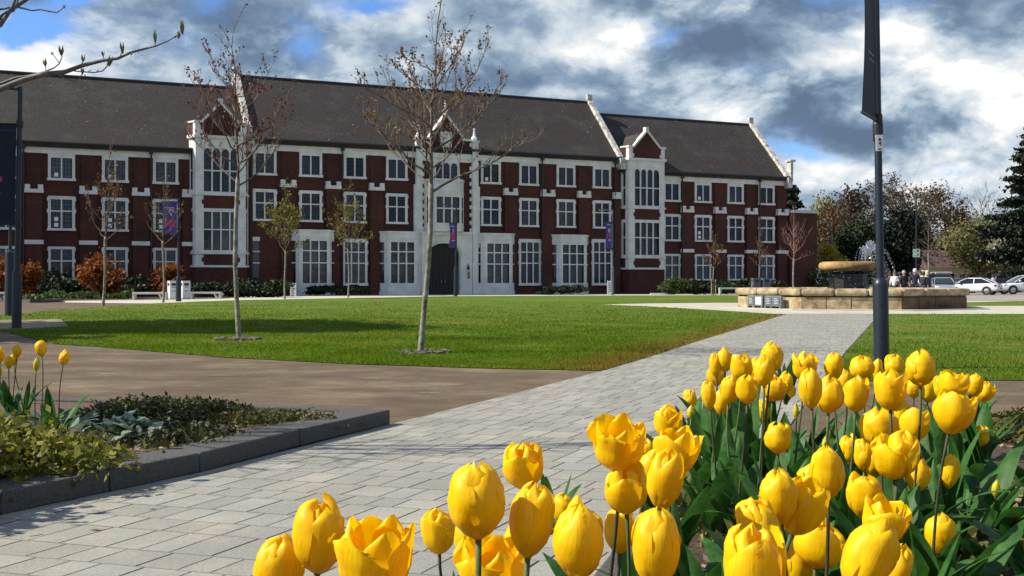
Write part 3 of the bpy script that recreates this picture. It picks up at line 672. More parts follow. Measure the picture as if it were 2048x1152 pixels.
def subwin(fc, a0, a1, z0, z1, nl, tr, par, gl, rec=.15):   # glazing that belongs to a sub part: kept one level deep
    gb = MB(); fc.box(gb, a0 - .01, a1 + .01, z0 - .01, z1 + .01, -rec - .02, -rec); gb.build('pane', gl, par)
    mb = MB(); mw = .11; W_ = (a1 - a0 - (nl - 1) * mw) / nl
    for i in range(1, nl): x = a0 + i * W_ + (i - 1) * mw; fc.box(mb, x, x + mw, z0, z1, -rec - .03, -.01)
    for t in tr: fc.box(mb, a0, a1, t - .05, t + .05, -rec - .03, -.004)
    fc.box(mb, a0 - .05, a1 + .05, z0 - .14, z0, -.01, .05); mb.build('mullion', M['stone'], par)
subwin(F, .14, W - .14, wz[0], wz[2], 3, (wz[1],), ori, M['pane3'])
for fc in (FL_, FR_): subwin(fc, .3, LW - .3, wz[0], wz[2], 1, (wz[1],), ori, M['pane2'])
for z0, z1, e in ((9.5, 9.68, .10), (8.5, 8.6, .06), (5.62, 5.74, .08)): cm = MB(); cm.prism([(ta - S - e, -.13), (ta - .04, -dp - e), (tb + .04, -dp - e), (tb + S + e, -.13)], z0, z1); cm.build('oriel_moulding', M['stone'], ctr)
cm = MB(); cm.prism([(ta - S + .1, -.13), (ta + .1, -dp + .25), (tb - .1, -dp + .25), (tb + S - .1, -.13)], 5.02, 5.3)
cm.build('oriel_corbel', M['stone'], ctr)
# quoined buttresses and pinnacles
for px in (838, 950):
    t = T(px, .3); mb = MB(); MAIN.box(mb, t - .27, t + .27, 0, 12.95, .05, .42)
    if px == 838: MAIN.box(mb, t - .42, t - .26, 4, 9.2, .05, .38)
    else: MAIN.box(mb, t + .26, t + .42, 4, 9.2, .05, .38)
    sg = 1 if px == 838 else -1; z = 5.3
    while z < 12.6: MAIN.box(mb, t + min(sg * .26, sg * .46), t + max(sg * .26, sg * .46), z, z + .32, .05, .30); z += .66
    mb.build('quoined_buttress', M['stone'], ctr)
    pn = MB(); b = [(t - .36, -.50), (t + .36, -.50), (t + .36, .22), (t - .36, .22)]
    pn.prism(b, 12.95, 13.1); pn.lathe([(.26, 13.1), (.31, 13.25), (.26, 13.4), (.15, 13.5), (.08, 13.95), (.08, 14.0), (.11, 14.08), (.02, 14.2)], 8, (t, -.14)); pn.build('pinnacle', M['stone'], ctr)
# central gable
g0, g1 = T(845, .3), T(943, .3); gm = T(893, .3); gz, gs, ga = 12.0, 13.05, 15.1
prof = [(g0, gz), (g1, gz), (g1, gs), (g1 - .7, gs), (gm, ga), (g0 + .7, gs), (g0, gs)]
gb = MB(); fr = [MAIN.p(a, z, .16) for a, z in prof]; bk = [MAIN.p(a, z, -.3) for a, z in prof]
gb.add(fr + bk, [tuple(range(7)), tuple(range(7, 14))[::-1]] + [(i, 7 + i, 7 + (i + 1) % 7, (i + 1) % 7) for i in range(7)]); gb.build('gable', M['brick'], ctr)
cp = MB()
for a_, b_2, z0, z1 in ((g0 + .6, gm, gs, ga), (gm, g1 - .6, ga, gs)):
    q_ = [MAIN.p(a_, z0, .28), MAIN.p(b_2, z1, .28), MAIN.p(b_2, z1, -.4), MAIN.p(a_, z0, -.4)]; cp.hexa(q_ + [(x, y, z + .26) for x, y, z in q_])
MAIN.box(cp, g0, g0 + .8, gs, gs + .16, -.4, .28); MAIN.box(cp, g1 - .8, g1, gs, gs + .16, -.4, .28)
cp.lathe([(.24, ga + .1), (.27, ga + .45), (.14, ga + .6), (.16, ga + .8), (.03, ga + 1.3)], 8, (gm, .05))
MAIN.box(cp, gm - .5, gm + .5, 12.45, 13.75, .16, .25); MAIN.box(cp, gm - .36, gm + .36, 12.6, 13.6, .25, .30)
MAIN.box(cp, g0 - .02, g1 + .02, 11.5, 12.0, .12, .34); MAIN.box(cp, g0 + .02, g1 - .02, 11.22, 11.5, .12, .24)
cp.build('gable_dressings', M['stone'], ctr)
rf = MB(); rf.add([(g0 + .2, .3, gs), (gm, .3, ga), (g1 - .2, .3, gs), (g0 + .2, 4, gs), (gm, 4, ga), (g1 - .2, 4, gs)], [(0, 1, 4, 3), (1, 2, 5, 4), (3, 4, 5)]); rf.build('gable_roof', M['roof'], ctr)
ck = MB(); ck.box(g0 + .1, g1 - .1, .0, 1.1, 12.0, gs); ck.build('gable_cheek', M['brick'], ctr)
window(MAIN, T(871, .15), T(914, .15), 9.78, 11.12, 3, (), hall, o=.12, sur=(.22, .14, .1), arched=True, ears=False)

# lower flat roofed annex at the far end
anx = empty('brick_annex', P0, BR, 'low flat roofed dark brick block joined to the right end of the hall', 'building')
mb = MB(); mb.box(tR1 + .02, T(1634, .6), -.6, 7, 0, 7.8); mb.build('wall', M['brick'], anx)
mb = MB(); mb.box(tR1 + .02, T(1636, .6), -.72, 7.1, 7.8, 8.08); mb.build('parapet', M['conc'], anx)
# ================================================================== TREES
def clamp(x, a, b): return max(a, min(b, x))
def limb_path(p, d, L, n, rr, up=.25, wob=.10):
    pts = [Vector(p)]; d = Vector(d).normalized()
    for i in range(n):
        d = (d + Vector((rr.uniform(-wob, wob), rr.uniform(-wob, wob), up / n + rr.uniform(-wob, wob) * .5))).normalized()
        pts.append(pts[-1] + d * L / n)
    return pts, d
def at_path(pts, f):
    k = clamp(f * (len(pts) - 1), 0, len(pts) - 1.001); i = int(k); return pts[i].lerp(pts[i + 1], k - i), (pts[i + 1] - pts[i]).normalized()
def young_tree(px, py, H, zb, cr, r0, seed, label, bark='bark', twig='twig', leaf=None, leaf_n=5, leaf_s=.05, nl=14, base=None, group=None, top_px=None, sub=7, up=.55, stakes=False, elong=1.8, bud=.5):
    rr = random.Random(seed); rs_ = np.random.RandomState(seed)
    b = G(px, py) if base is None else Vector(base)
    t = empty('young_tree', b, 0, label, 'tree', group)
    lean = Vector(((top_px or 0), 0, 0))
    def ax(z): f = z / H; return Vector((lean.x * f + .03 * math.sin(z * 1.7 + seed), .03 * math.cos(z * 1.3 + seed), z))
    tr = MB(); zs = [0, .04, zb * .25, zb * .5, zb * .75, zb, zb * 1.06]
    tr.tube([ax(z) for z in zs], [r0 * 1.5, r0 * 1.15, r0, r0 * .95, r0 * .9, r0 * 1.0, r0 * .85], 10); tr.build('trunk', M[bark], t, smooth=True)
    br = MB(); tips = []
    zs = [zb + (H - zb) * i / 7 for i in range(8)]
    lead = [ax(z) + Vector((rr.uniform(-.06, .06), rr.uniform(-.06, .06), 0)) * (z - zb) / (H - zb) for z in zs]; lead[0] = ax(zb)
    br.tube(lead, [r0 * .62 * (1 - i / 7.6) ** 1.1 + .004 for i in range(8)], 6)
    def twigs(path, L, n, r):
        for j in range(n):
            f = .25 + .72 * (j + rr.random()) / n; q, dd = at_path(path, f)
            az = rr.uniform(0, 2 * math.pi); o = Vector((math.cos(az), math.sin(az), rr.uniform(.1, .9)))
            ln = L * rr.uniform(.22, .45) * (1.15 - f * .6)
            p2, _ = limb_path(q, dd * .9 + o * .75, ln, 3, rr, up * .8, .12); br.tube(p2, [r * .55, r * .42, r * .3, r * .16], 3, False)
            tips.append(p2)
            for k in range(2):
                q3, d3 = at_path(p2, rr.uniform(.3, .9)); az = rr.uniform(0, 6.28)
                p3, _ = limb_path(q3, d3 + Vector((math.cos(az), math.sin(az), .5)) * .8, ln * rr.uniform(.25, .45), 2, rr, up * .5, .12); br.tube(p3, [r * .3, r * .22, r * .12], 3, False); tips.append(p3)
    twigs(lead, (H - zb) * .8, 10, r0 * .3)
    for i in range(nl):
        f = (i / nl) ** 1.15 * .62; q, _ = at_path(lead, f); az = i * 2.4 + rr.uniform(-.4, .4)
        top = zb + (H - zb) * (.55 + .40 * f / .62 + rr.uniform(-.1, .08)); rad = cr * (1 - (f / .62) * .55) * rr.uniform(.7, 1.05)
        tgt = Vector((q.x + rad * math.cos(az), q.y + rad * math.sin(az), max(q.z + .2, top * rr.uniform(.82, 1.0) if i > 3 else q.z + (H - zb) * rr.uniform(.12, .5))))
        L = (tgt - q).length; d0 = Vector((math.cos(az), math.sin(az), .55))
        # smooth bend: leaves the stem sideways, then rises
        c1 = q + d0.normalized() * L * .38; N = 7
        path = [(q * (1 - s) ** 2 + c1 * 2 * s * (1 - s) + tgt * s * s) + Vector((rr.uniform(-1, 1), rr.uniform(-1, 1), rr.uniform(-1, 1))) * .022 * L * (0 if s == 0 else 1) for s in [k / N for k in range(N + 1)]]
        r = r0 * (.50 - .25 * f / .62) * rr.uniform(.8, 1.05)
        br.tube(path, [r * (1 - .88 * (k / N) ** .8) + .002 for k in range(N + 1)], 5, False); twigs(path, L, sub, r * .7)
    br.build('branches', M[twig], t, smooth=True)
    if leaf:
        C = []
        for p_ in tips:
            for k in range(leaf_n):
                q, _ = at_path(p_, 1 - rr.random() ** 1.6 * .8); C.append(q + Vector((rr.gauss(0, 1), rr.gauss(0, 1), rr.gauss(0, 1))) * leaf_s * bud)
        quadmesh('leaves', leafquads(np.array([tuple(c) for c in C]), leaf_s, rs_, elong, .8), M[leaf], t)
    if stakes:
        for sx in (-.16, .16):
            m_ = MB(); m_.lathe([(.045, 0), (.045, 1.25), (.03, 1.28)], 8, (sx, -.05)); m_.build('stake', M['wood'], t)
        m_ = MB(); m_.box(-.2, .2, -.11, -.085, 1.0, 1.08); m_.build('tie', M['black'], t)
    return t

M['bud_red'] = leafmat('buds_maroon', (.085, .022, .022), (.20, .065, .045), 2, .25)
M['bud_org'] = leafmat('buds_russet', (.085, .036, .014), (.24, .12, .03), 2, .3)
M['leaf_gold'] = leafmat('leaves_golden_green', (.10, .075, .012), (.19, .18, .03), 1.2, .4)
M['leaf_spring'] = leafmat('leaves_spring_green', (.12, .15, .02), (.26, .28, .05), 1.2, .4)
M['leaf_rust'] = leafmat('leaves_rust', (.10, .030, .008), (.36, .12, .02), 1.5, .35)
M['leaf_dark'] = leafmat('leaves_dark', (.007, .014, .005), (.028, .045, .013), .8, .1)
M['leaf_deep'] = leafmat('leaves_evergreen', (.004, .009, .005), (.016, .026, .012), .3, .08)
M['leaf_mid'] = leafmat('leaves_mid', (.035, .070, .018), (.10, .15, .04), 1.0, .25)
M['leaf_olive'] = leafmat('leaves_olive', (.07, .075, .02), (.21, .20, .08), .25, .3)
M['leaf_cream'] = leafmat('blossom_cream', (.12, .12, .06), (.50, .47, .34), .4, .3)
M['leaf_yel'] = leafmat('leaves_yellow', (.14, .12, .015), (.42, .33, .04), .5, .35)
M['leaf_brown'] = leafmat('buds_copper', (.055, .034, .018), (.165, .105, .045), .12, .3)
M['leaf_wil'] = leafmat('leaves_pale_green', (.16, .18, .06), (.36, .37, .15), .4, .35)

young_tree(845, 707, 5.75, 2.55, 1.75, .043, 11, 'tall bare budding young tree in a mulch ring, larger front one on the lawn', leaf='bud_org', leaf_n=3, leaf_s=.026, nl=21, sub=12, top_px=.28)
young_tree(475, 680, 6.15, 3.0, 1.40, .044, 27, 'budding young tree with dark red buds, before the left stair tower', leaf='bud_red', leaf_n=3, leaf_s=.032, nl=18, sub=9, top_px=-.05)
young_tree(206, 612, 7.4, 3.0, 1.25, .065, 31, 'thin young tree with a long bare leader, before the left wing', leaf='bud_org', leaf_n=1, leaf_s=.09, nl=12, sub=5, top_px=.35)
young_tree(327, 605, 6.6, 3.1, 1.35, .06, 37, 'thin young tree beside the left bench and purple banner', leaf='bud_org', leaf_n=1, leaf_s=.07, nl=11, sub=5)
young_tree(570, 598, 7.3, 2.9, 1.8, .055, 41, 'young tree in golden green leaf before the left stone bay', leaf='leaf_gold', leaf_n=3, leaf_s=.12, nl=17, sub=7, elong=1.3, bud=.9)
young_tree(697, 595, 7.7, 3.2, 1.8, .055, 43, 'slim young tree in golden leaf, between the stone bays', leaf='leaf_gold', leaf_n=2, leaf_s=.12, nl=16, sub=7, elong=1.3, bud=.9)
young_tree(1427, 591, 4.9, 2.1, 1.1, .05, 47, 'small young tree held between two wooden stakes', leaf='bud_org', leaf_n=2, leaf_s=.09, nl=11, sub=5, stakes=True)
young_tree(1519, 590, 5.2, 2.2, .8, .05, 53, 'small young tree behind the pair of right bins', leaf='bud_org', leaf_n=1, leaf_s=.08, nl=9, sub=5)
young_tree(1587, 592, 6.7, 2.7, 1.55, .07, 59, 'bare young tree with pinkish twigs before the brick annex', twig='twig_red', leaf=None, nl=17, sub=8)
young_tree(1857, 589, 6.6, 3.3, 1.2, .07, 61, 'slender bare young tree beside the green sign', leaf=None, nl=12, sub=6)
# mulch rings at the two front trees
rr = random.Random(9)
for (px, py), n_ in (((845, 707), 90), ((475, 680), 70)):
    c = G(px, py); m_ = MB()
    for i in range(n_):
        a = rr.uniform(0, 6.28); r = .45 * rr.random() ** .6; s = rr.uniform(.015, .04); x, y = c.x + r * math.cos(a) * 1.0, c.y + r * math.sin(a) * 1.2
        m_.hexa([(x + dx_ * s * rr.uniform(.6, 1.3), y + dy_ * s * rr.uniform(.6, 1.3), z_) for z_ in (.005, .035 + s * .5) for dx_, dy_ in ((-1, -1), (1, -1), (1, 1), (-1, 1))])
    o = m_.build('tree_mulch', mat('bark_chips', (.03, .02, .012), .9, col2=(.30, .27, .22), vscale=8), None); tag(o, 'ring of pale bark chips at the foot of the ' + ('front right tree' if px == 845 else 'left front tree'), 'mulch', kind='stuff')

# ---- background trees
def grow(mb, p, d, L, r, lev, rr, tips, spread=.75, up=.15, kids=4, shrink=.66, seg=3):
    pts, dd = limb_path(p, d, L, seg, rr, up, .16)
    mb.tube(pts, [r * (1 - .5 * k / seg) for k in range(seg + 1)], 5 if lev > 3 else 3, False)
    if lev == 0: tips.append((pts[-1], pts[0])); return
    for k in range(kids + (1 if rr.random() < .4 else 0)):
        f = rr.uniform(.45, 1); q, e = at_path(pts, f); az = rr.uniform(0, 6.28)
        o = e.orthogonal(); o.rotate(Matrix.Rotation(az, 3, e).to_quaternion() if False else Matrix.Rotation(az, 3, e)); s_ = rr.uniform(.5, 1) * spread
        grow(mb, q, e * (1 - s_ * .35) + o * s_, L * shrink * rr.uniform(.75, 1.15), r * .55, lev - 1, rr, tips, spread, up, kids, shrink, seg)
def at_px(px, Y): return ((px - 1024) / FPX * Y, Y)
def big_bare(px, Y, H, seed, label, leaf, ls, ln, lev=5, twig='bark_d', L0=.30, spread=.85, trunk=.22, tr=.35, kids=4, group=None):
    rr = random.Random(seed); rs_ = np.random.RandomState(seed); x, y = at_px(px, Y)
    t = empty('broadleaf_tree', (x, y, 0), 0, label, 'tree', group); mb = MB(); mb.tube([(0, 0, 0), (0, 0, H * trunk * .5), (.1, 0, H * trunk)], [tr * 1.3, tr, tr * .9], 8); mb.build('trunk', M[twig], t, smooth=True)
    br = MB(); tips = []
    for i in range(6):
        az = i * 1.05 + rr.uniform(-.3, .3); el = rr.uniform(.35, 1.0) if i else 3
        grow(br, (.1, 0, H * trunk * .97), (math.cos(az), math.sin(az), el), H * L0 * rr.uniform(.85, 1.1), tr * .5, lev, rr, tips, spread, .18, kids)
    br.build('branches', M[twig], t)
    if leaf:
        C = np.array([tuple(a.lerp(b, rr.random() * .7)) for a, b in tips for _ in range(ln)]); C += rs_.normal(0, ls * .7, C.shape)
        quadmesh('foliage', leafquads(C, ls, rs_, 1.3), M[leaf], t)
    return t
def crown_tree(name, px, Y, H, wid, z0, seed, label, leaf, n, ls, twig='bark_d', blobs=9, group=None, zr=None, trunk_r=.2, elong=1.3):
    rr = random.Random(seed); rs_ = np.random.RandomState(seed); x, y = at_px(px, Y)
    t = empty(name, (x, y, 0), 0, label, 'tree' if 'tree' in name or name == 'conifer' else 'shrub', group)
    cz = (H + z0) / 2; rz = (H - z0) / 2; B = []
    for i in range(blobs):
        a = rr.uniform(0, 6.28); e = rr.uniform(-1, 1); q = math.sqrt(1 - e * e) * rr.uniform(.35, .72)
        B.append((q * math.cos(a) * wid / 2, q * math.sin(a) * wid / 2, cz + e * rz * .62, rr.uniform(.30, .52)))
    mb = MB()
    if z0 > .3 or name != 'shrub':
        mb.tube([(0, 0, 0), (0, 0, z0 + rz * .6)], [trunk_r, trunk_r * .5], 6); mb.build('trunk', M[twig], t)
    br = MB()
    for bx, by, bz, s in B: br.tube([(0, 0, max(.05, z0 * .8)), (bx * .5, by * .5, (z0 + bz) / 2), (bx, by, bz)], [trunk_r * .5, trunk_r * .3, trunk_r * .1], 4, False)
    br.build('branches', M[twig], t)
    k = n // blobs; C = []
    for bx, by, bz, s in B:
        v = rs_.normal(size=(k, 3)); v /= np.linalg.norm(v, axis=1)[:, None]; rad = (rs_.random(k) ** .45)[:, None]
        v = v * rad * np.array([wid / 2 * s, wid / 2 * s, rz * s * 1.05]) * (1 + .25 * rs_.normal(size=(k, 1)) * (rad > .8)); C.append(v + np.array([bx, by, bz]))
    C = np.concatenate(C); C = C[C[:, 2] > .03]
    quadmesh('foliage', leafquads(C, ls, rs_, elong), M[leaf], t); return t
def conifer(px, Y, H, wid, seed, label, n=9000, z0=1.0, ls=.35, leaf='leaf_deep', group=None):
    rr = random.Random(seed); rs_ = np.random.RandomState(seed); x, y = at_px(px, Y)
    t = empty('conifer', (x, y, 0), 0, label, 'tree', group); mb = MB(); mb.tube([(0, 0, 0), (0, 0, H * .5), (0, 0, H)], [.35, .2, .03], 8); mb.build('trunk', M['bark_d'], t)
    br = MB(); C = []; nb = 95
    for i in range(nb):
        f = (i + rr.random()) / nb; z = z0 + (H - z0) * f; L = wid / 2 * ((1 - f) ** .75) * rr.uniform(.6, 1.1) + .25; az = rr.uniform(0, 6.28)
        tip = Vector((math.cos(az) * L, math.sin(az) * L, z + rr.uniform(-.12, .05) * L)); mid = Vector((tip.x * .5, tip.y * .5, z + .06 * L)); br.tube([(0, 0, z), mid, tip], [.05, .035, .01], 3, False)
        k = max(8, int(n / nb * (L / (wid / 2)) * 1.6)); s = rs_.random(k) ** .7
        pa = np.outer(1 - s, [0, 0, z]) + np.outer(s, tuple(tip)); w_ = .22 * L * np.sin(np.pi * np.clip(s, .1, .97)) + .1
        pa += np.stack([rs_.normal(size=k) * w_, rs_.normal(size=k) * w_, -abs(rs_.normal(size=k)) * w_ * .4 + .1], 1); C.append(pa)
    br.build('branches', M['bark_d'], t); quadmesh('foliage', leafquads(np.concatenate(C), ls, rs_, 1.8), M[leaf], t); return t

big_bare(1772, 140, 16.6, 5, 'huge spreading bare tree with copper buds beyond the fountain', 'leaf_brown', .17, 4, lev=5, L0=.37, kids=3, tr=.5, spread=.95)
crown_tree('broadleaf_tree', 1700, 136, 13.2, 10.5, 1.5, 71, 'copper tinged leafy tree at the left of the huge bare tree', 'leaf_brown', 9360, 0.25, blobs=16)
crown_tree('broadleaf_tree', 1880, 138, 13.6, 9.5, 1.5, 72, 'russet tree at the right of the huge bare tree, above the parked cars', 'leaf_brown', 9360, 0.24, blobs=16)
crown_tree('evergreen_tree', 1790, 122, 9.6, 8.5, .4, 73, 'dense nearly black evergreen behind the fountain and the lamp post', 'leaf_deep', 16200, 0.27, blobs=18)
crown_tree('evergreen_tree', 1712, 118, 7.8, 7.0, .3, 74, 'dark olive evergreen behind the fountain bowl', 'leaf_dark', 11700, 0.24, blobs=15)
crown_tree('broadleaf_tree', 1640, 150, 13.2, 7.5, 2, 75, 'pale spring green tree rising over the flat roofed annex', 'leaf_wil', 8100, 0.22, blobs=14)
crown_tree('shrub', 1660, 112, 5.0, 4.6, .2, 76, 'yellow green shrub between the annex and the fountain bowl', 'leaf_yel', 3200, .22)
crown_tree('shrub', 1636, 108, 2.4, 2.8, .1, 77, 'low green shrub at the corner of the brick annex', 'leaf_mid', 1500, .2)
conifer(1583, 150, 14.2, 7, 78, 'dark conifer peeping over the annex behind the hall', 3500, 6, .4)
conifer(2068, 112, 17.8, 12.0, 79, 'tall dark conifer cut by the right edge of the photo', 42000, 1.2, .23)
big_bare(2000, 150, 16.5, 81, 'bare dark tree standing just left of the tall conifer', None, .3, 0, lev=4, L0=.33, kids=3, tr=.3)
crown_tree('broadleaf_tree', 1955, 128, 9.0, 9.5, 1.4, 82, 'pale blossoming tree above the white coupe', 'leaf_olive', 9360, 0.22, blobs=16)
crown_tree('broadleaf_tree', 2012, 124, 7.6, 6.0, 1.6, 83, 'cream blossomed tree before the tall conifer', 'leaf_cream', 5400, 0.19, blobs=12)
crown_tree('broadleaf_tree', 2110, 130, 10, 9.0, 1.4, 84, 'dark leafy tree partly hidden at the far right edge', 'leaf_dark', 7200, 0.25)
# far belt of woodland
rs_ = np.random.RandomState(5); n_ = 15000; X = rs_.uniform(25, 190, n_); Y = rs_.uniform(190, 235, n_); hh = 7 + 3.0 * np.sin(X * .11) + 1.8 * np.sin(X * .37 + 1)
o = quadmesh('far_woodland', leafquads(np.stack([X, Y, hh * rs_.random(n_) ** .8], 1), 1.1, rs_, 1.2), M['leaf_dark']); tag(o, 'far off belt of dark woodland closing the view beyond the car park', 'woodland', kind='stuff')

# off-frame trees on the left whose shadows fall across the lawn and whose branch reaches into the picture
crown_tree('broadleaf_tree', 1024 - 22.5 / 26.3 * FPX, 26.3, 15.6, 9.6, 8.4, 91, 'tall high crowned tree outside the left edge shading the lawn', 'leaf_dark', 30000, .36, blobs=30)
crown_tree('broadleaf_tree', 1024 - 20.0 / 21.6 * FPX, 21.6, 9.0, 6.2, 3.4, 92, 'lower leafy tree outside the left edge shading the near lawn corner', 'leaf_mid', 9000, .30, blobs=18)
crown_tree('shrub', 1024 - 3.75 / 5.3 * FPX, 5.3, 1.1, 1.7, .1, 93, 'dense shrub outside the left edge shading the kerb and bed', 'leaf_dark', 6000, .06, blobs=12)

def reach_tree():
    rr = random.Random(4)
    t = empty('overhanging_tree', (-5.4, 7.4, 0), 0, 'bare tree whose budding branch reaches in over the top left corner', 'tree')
    tr = MB(); tr.tube([(0, 0, 0), (.02, 0, .8), (.05, .02, 1.7)], [.12, .09, .08], 10); tr.build('trunk', M['bark'], t, smooth=True)
    br = MB(); buds = []
    B0 = Vector((-5.4, 7.4, 0))
    def pix(l, Y): return [P(a, b, Y) - B0 for a, b in l]
    def limb(pts, r0_, r1_, n=6): m_ = len(pts) - 1; br.tube(pts, [r1_ + (r0_ - r1_) * (1 - k / m_) ** 1.25 for k in range(m_ + 1)], n, False)
    root = Vector((.05, .02, 1.65))
    main = [root] + pix([(-330, 300), (-160, 235), (-60, 198), (0, 178), (45, 160), (90, 148), (130, 144), (165, 131), (205, 121), (235, 117), (262, 105), (292, 97), (312, 92), (338, 81), (358, 68)], 7.4)
    limb(main, .030, .0030)
    limb(pix([(-40, 190), (0, 168), (30, 156), (60, 151), (88, 144), (108, 136), (118, 128)], 7.4), .011, .004, 5)
    limb(pix([(118, 128), (124, 114), (123, 104)], 7.4), .004, .003, 4); limb(pix([(118, 126), (110, 114), (104, 106)], 7.4), .003, .002, 4); limb(pix([(92, 142), (91, 130)], 7.4), .003, .003, 4)
    limb(pix([(112, 147), (132, 158), (148, 163), (158, 157), (165, 148), (166, 140)], 7.4), .005, .003, 4); limb(pix([(158, 157), (170, 152)], 7.4), .003, .002, 4)
    limb(pix([(148, 142), (172, 144), (190, 145), (205, 142), (214, 133), (217, 120)], 7.4), .005, .004, 4); limb(pix([(176, 144), (183, 139)], 7.4), .003, .002, 4); limb(pix([(192, 145), (197, 139)], 7.4), .003, .002, 4)
    for a, b_ in (((163, 131), (166, 120)), ((208, 120), (206, 108)), ((240, 115), (246, 96)), ((258, 107), (262, 108)), ((274, 104), (277, 100)), ((310, 93), (312, 66)), ((350, 76), (362, 60))): limb(pix([a, b_], 7.4), .004, .0025, 4)
    limb([root] + pix([(-420, 160), (-200, 110), (-60, 80), (0, 50), (14, 30), (25, 14), (33, -8), (50, -60)], 7.2), .032, .008)
    limb(pix([(-20, 22), (6, 18), (28, 13), (48, 17), (64, 21), (82, 19), (100, 23), (114, 25), (124, 18), (130, 12)], 7.2), .008, .004, 5); limb(pix([(16, 27), (28, 22), (34, 8), (38, -4)], 7.2), .006, .005, 5)
    # the rest of the crown, out of the frame
    for k in range(7):
        az = rr.uniform(2.2, 5.0); tips_ = []
        grow(br, root + Vector((0, 0, rr.uniform(0, .1))), (math.cos(az) * .7, math.sin(az) * .7 , rr.uniform(.8, 1.6)), 1.1, .05, 3, rr, tips_, .7, .2, 3, .7)
    for k in range(5):                                        # higher boughs leaning over the path, above the frame
        grow(br, pix([(-160, 235), (-200, 110), (-60, 80), (-60, -10), (-160, -60)][k:k + 1], 7.3)[0], (1, rr.uniform(-.25, .25), rr.uniform(.6, 1.0)), .75, .02, 2, rr, [], .6, .25, 3, .7)
    br.build('branches', mat('bark_smooth_grey', (.06, .052, .048), .7, col2=(.17, .155, .14), vscale=20), t, smooth=True)
    for (a, b_, h_, w_) in ((123, 100, 22, 9), (91, 124, 15, 9), (166, 116, 15, 7), (218, 122, 20, 9), (246, 96, 22, 8), (311, 72, 26, 9), (365, 55, 26, 13), (357, 70, 14, 8), (165, 142, 14, 6), (129, 12, 9, 5), (206, 107, 12, 4), (276, 102, 9, 4), (172, 152, 6, 5), (104, 106, 8, 4), (262, 107, 7, 4)):
        c = P(a, b_, 7.35) - B0; s = 7.35 / FPX; m_ = MB()
        for q in range(4 if h_ > 10 else 2):
            an = rr.uniform(-.4, .4); off = Vector((rr.uniform(-.3, .3) * w_ * s, rr.uniform(-.3, .3) * w_ * s, 0)); top = c + off * 2.2 + Vector((math.sin(an) * h_ * s * .3, 0, h_ * s * rr.uniform(.35, .6)))
            bt = c + off * .3 - Vector((0, 0, h_ * s * .5)); md = (bt + top) / 2 + off * .5
            m_.tube([bt, md, top], [w_ * s * .12, w_ * s * .26, w_ * s * .04], 6)
        m_.build('bud', M['budgreen'], t, smooth=True)
M['budgreen'] = leafmat('bud_green', (.10, .11, .05), (.22, .24, .11), 30, .2)
reach_tree()

# ---- shrubs and hedge along the foot of the hall
def shrub(px, py, wpx, ypx_top, label, leaf, n, ls, seed, dark=False, group=None, name='shrub', ypx=None):
    b = G(px, py); Y = b.y; H = EYE + (HOR - ypx_top) * Y / FPX; wd = wpx * Y / FPX
    return crown_tree(name, px, Y, H, wd * 1.25, 0.02, seed, label, leaf, n, ls, blobs=10, trunk_r=.04, group=group)
ORG = 'russet shrubs along the left wing'
shrub(-6, 598, 60, 505, 'russet shrub at the left edge behind the dark lamp post', 'leaf_rust', 2400, .16, 101, group=ORG)
shrub(52, 597, 50, 515, 'small russet shrub just right of the dark lamp post', 'leaf_rust', 2000, .15, 102, group=ORG)
shrub(198, 597, 84, 509, 'largest russet shrub, behind the thin bare leader tree', 'leaf_rust', 3600, .16, 103, group=ORG)
shrub(330, 594, 78, 524, 'russet shrub behind the two left bins', 'leaf_rust', 3000, .15, 104, group=ORG)
DK = 'dark shrubs at the foot of the hall'
for i, (px, w_, tp, lb) in enumerate(((118, 100, 532, 'dark shrub between two russet shrubs at the left wing'), (262, 80, 548, 'low dark shrub above the left end of the bench'), (412, 90, 560, 'dark shrub behind the bench right of the left bins'), (478, 90, 556, 'dark shrub under the left stair tower'), (545, 80, 557, 'dark shrub beside the white notice board'))):
    shrub(px, 594.5, w_, tp, lb, 'leaf_dark', 3000, .16, 110 + i, group=DK)
for i, (px, w_, tp, lb) in enumerate(((632, 40, 571, 'small dark mound shrub under the left stone bay'), (664, 56, 568, 'dark mound shrub left of the slim golden tree'), (712, 44, 570, 'dark mound shrub right of the slim golden tree'), (1090, 56, 570, 'rounded black shrub left of the right stone bay'), (1142, 66, 567, 'larger rounded black shrub before the right stone bay'))):
    shrub(px, 591.5 if px < 900 else 589.8, w_, tp, lb, 'leaf_deep', 2600, .10, 120 + i, group=DK)
for i, (px, w_, tp, lb) in enumerate(((1350, 50, 556, 'left end bush of the hedge right of the right stair tower'), (1392, 56, 558, 'hedge bush behind the staked tree'), (1440, 56, 562, 'hedge bush above the right bench'), (1484, 50, 557, 'hedge bush left of the right bins'), (1548, 46, 562, 'dark bush right of the right bins'))):
    shrub(px, 589.3, w_, tp, lb, 'leaf_mid' if i == 0 else 'leaf_dark', 3200, .14, 130 + i, group='hedge bushes before the right wing')
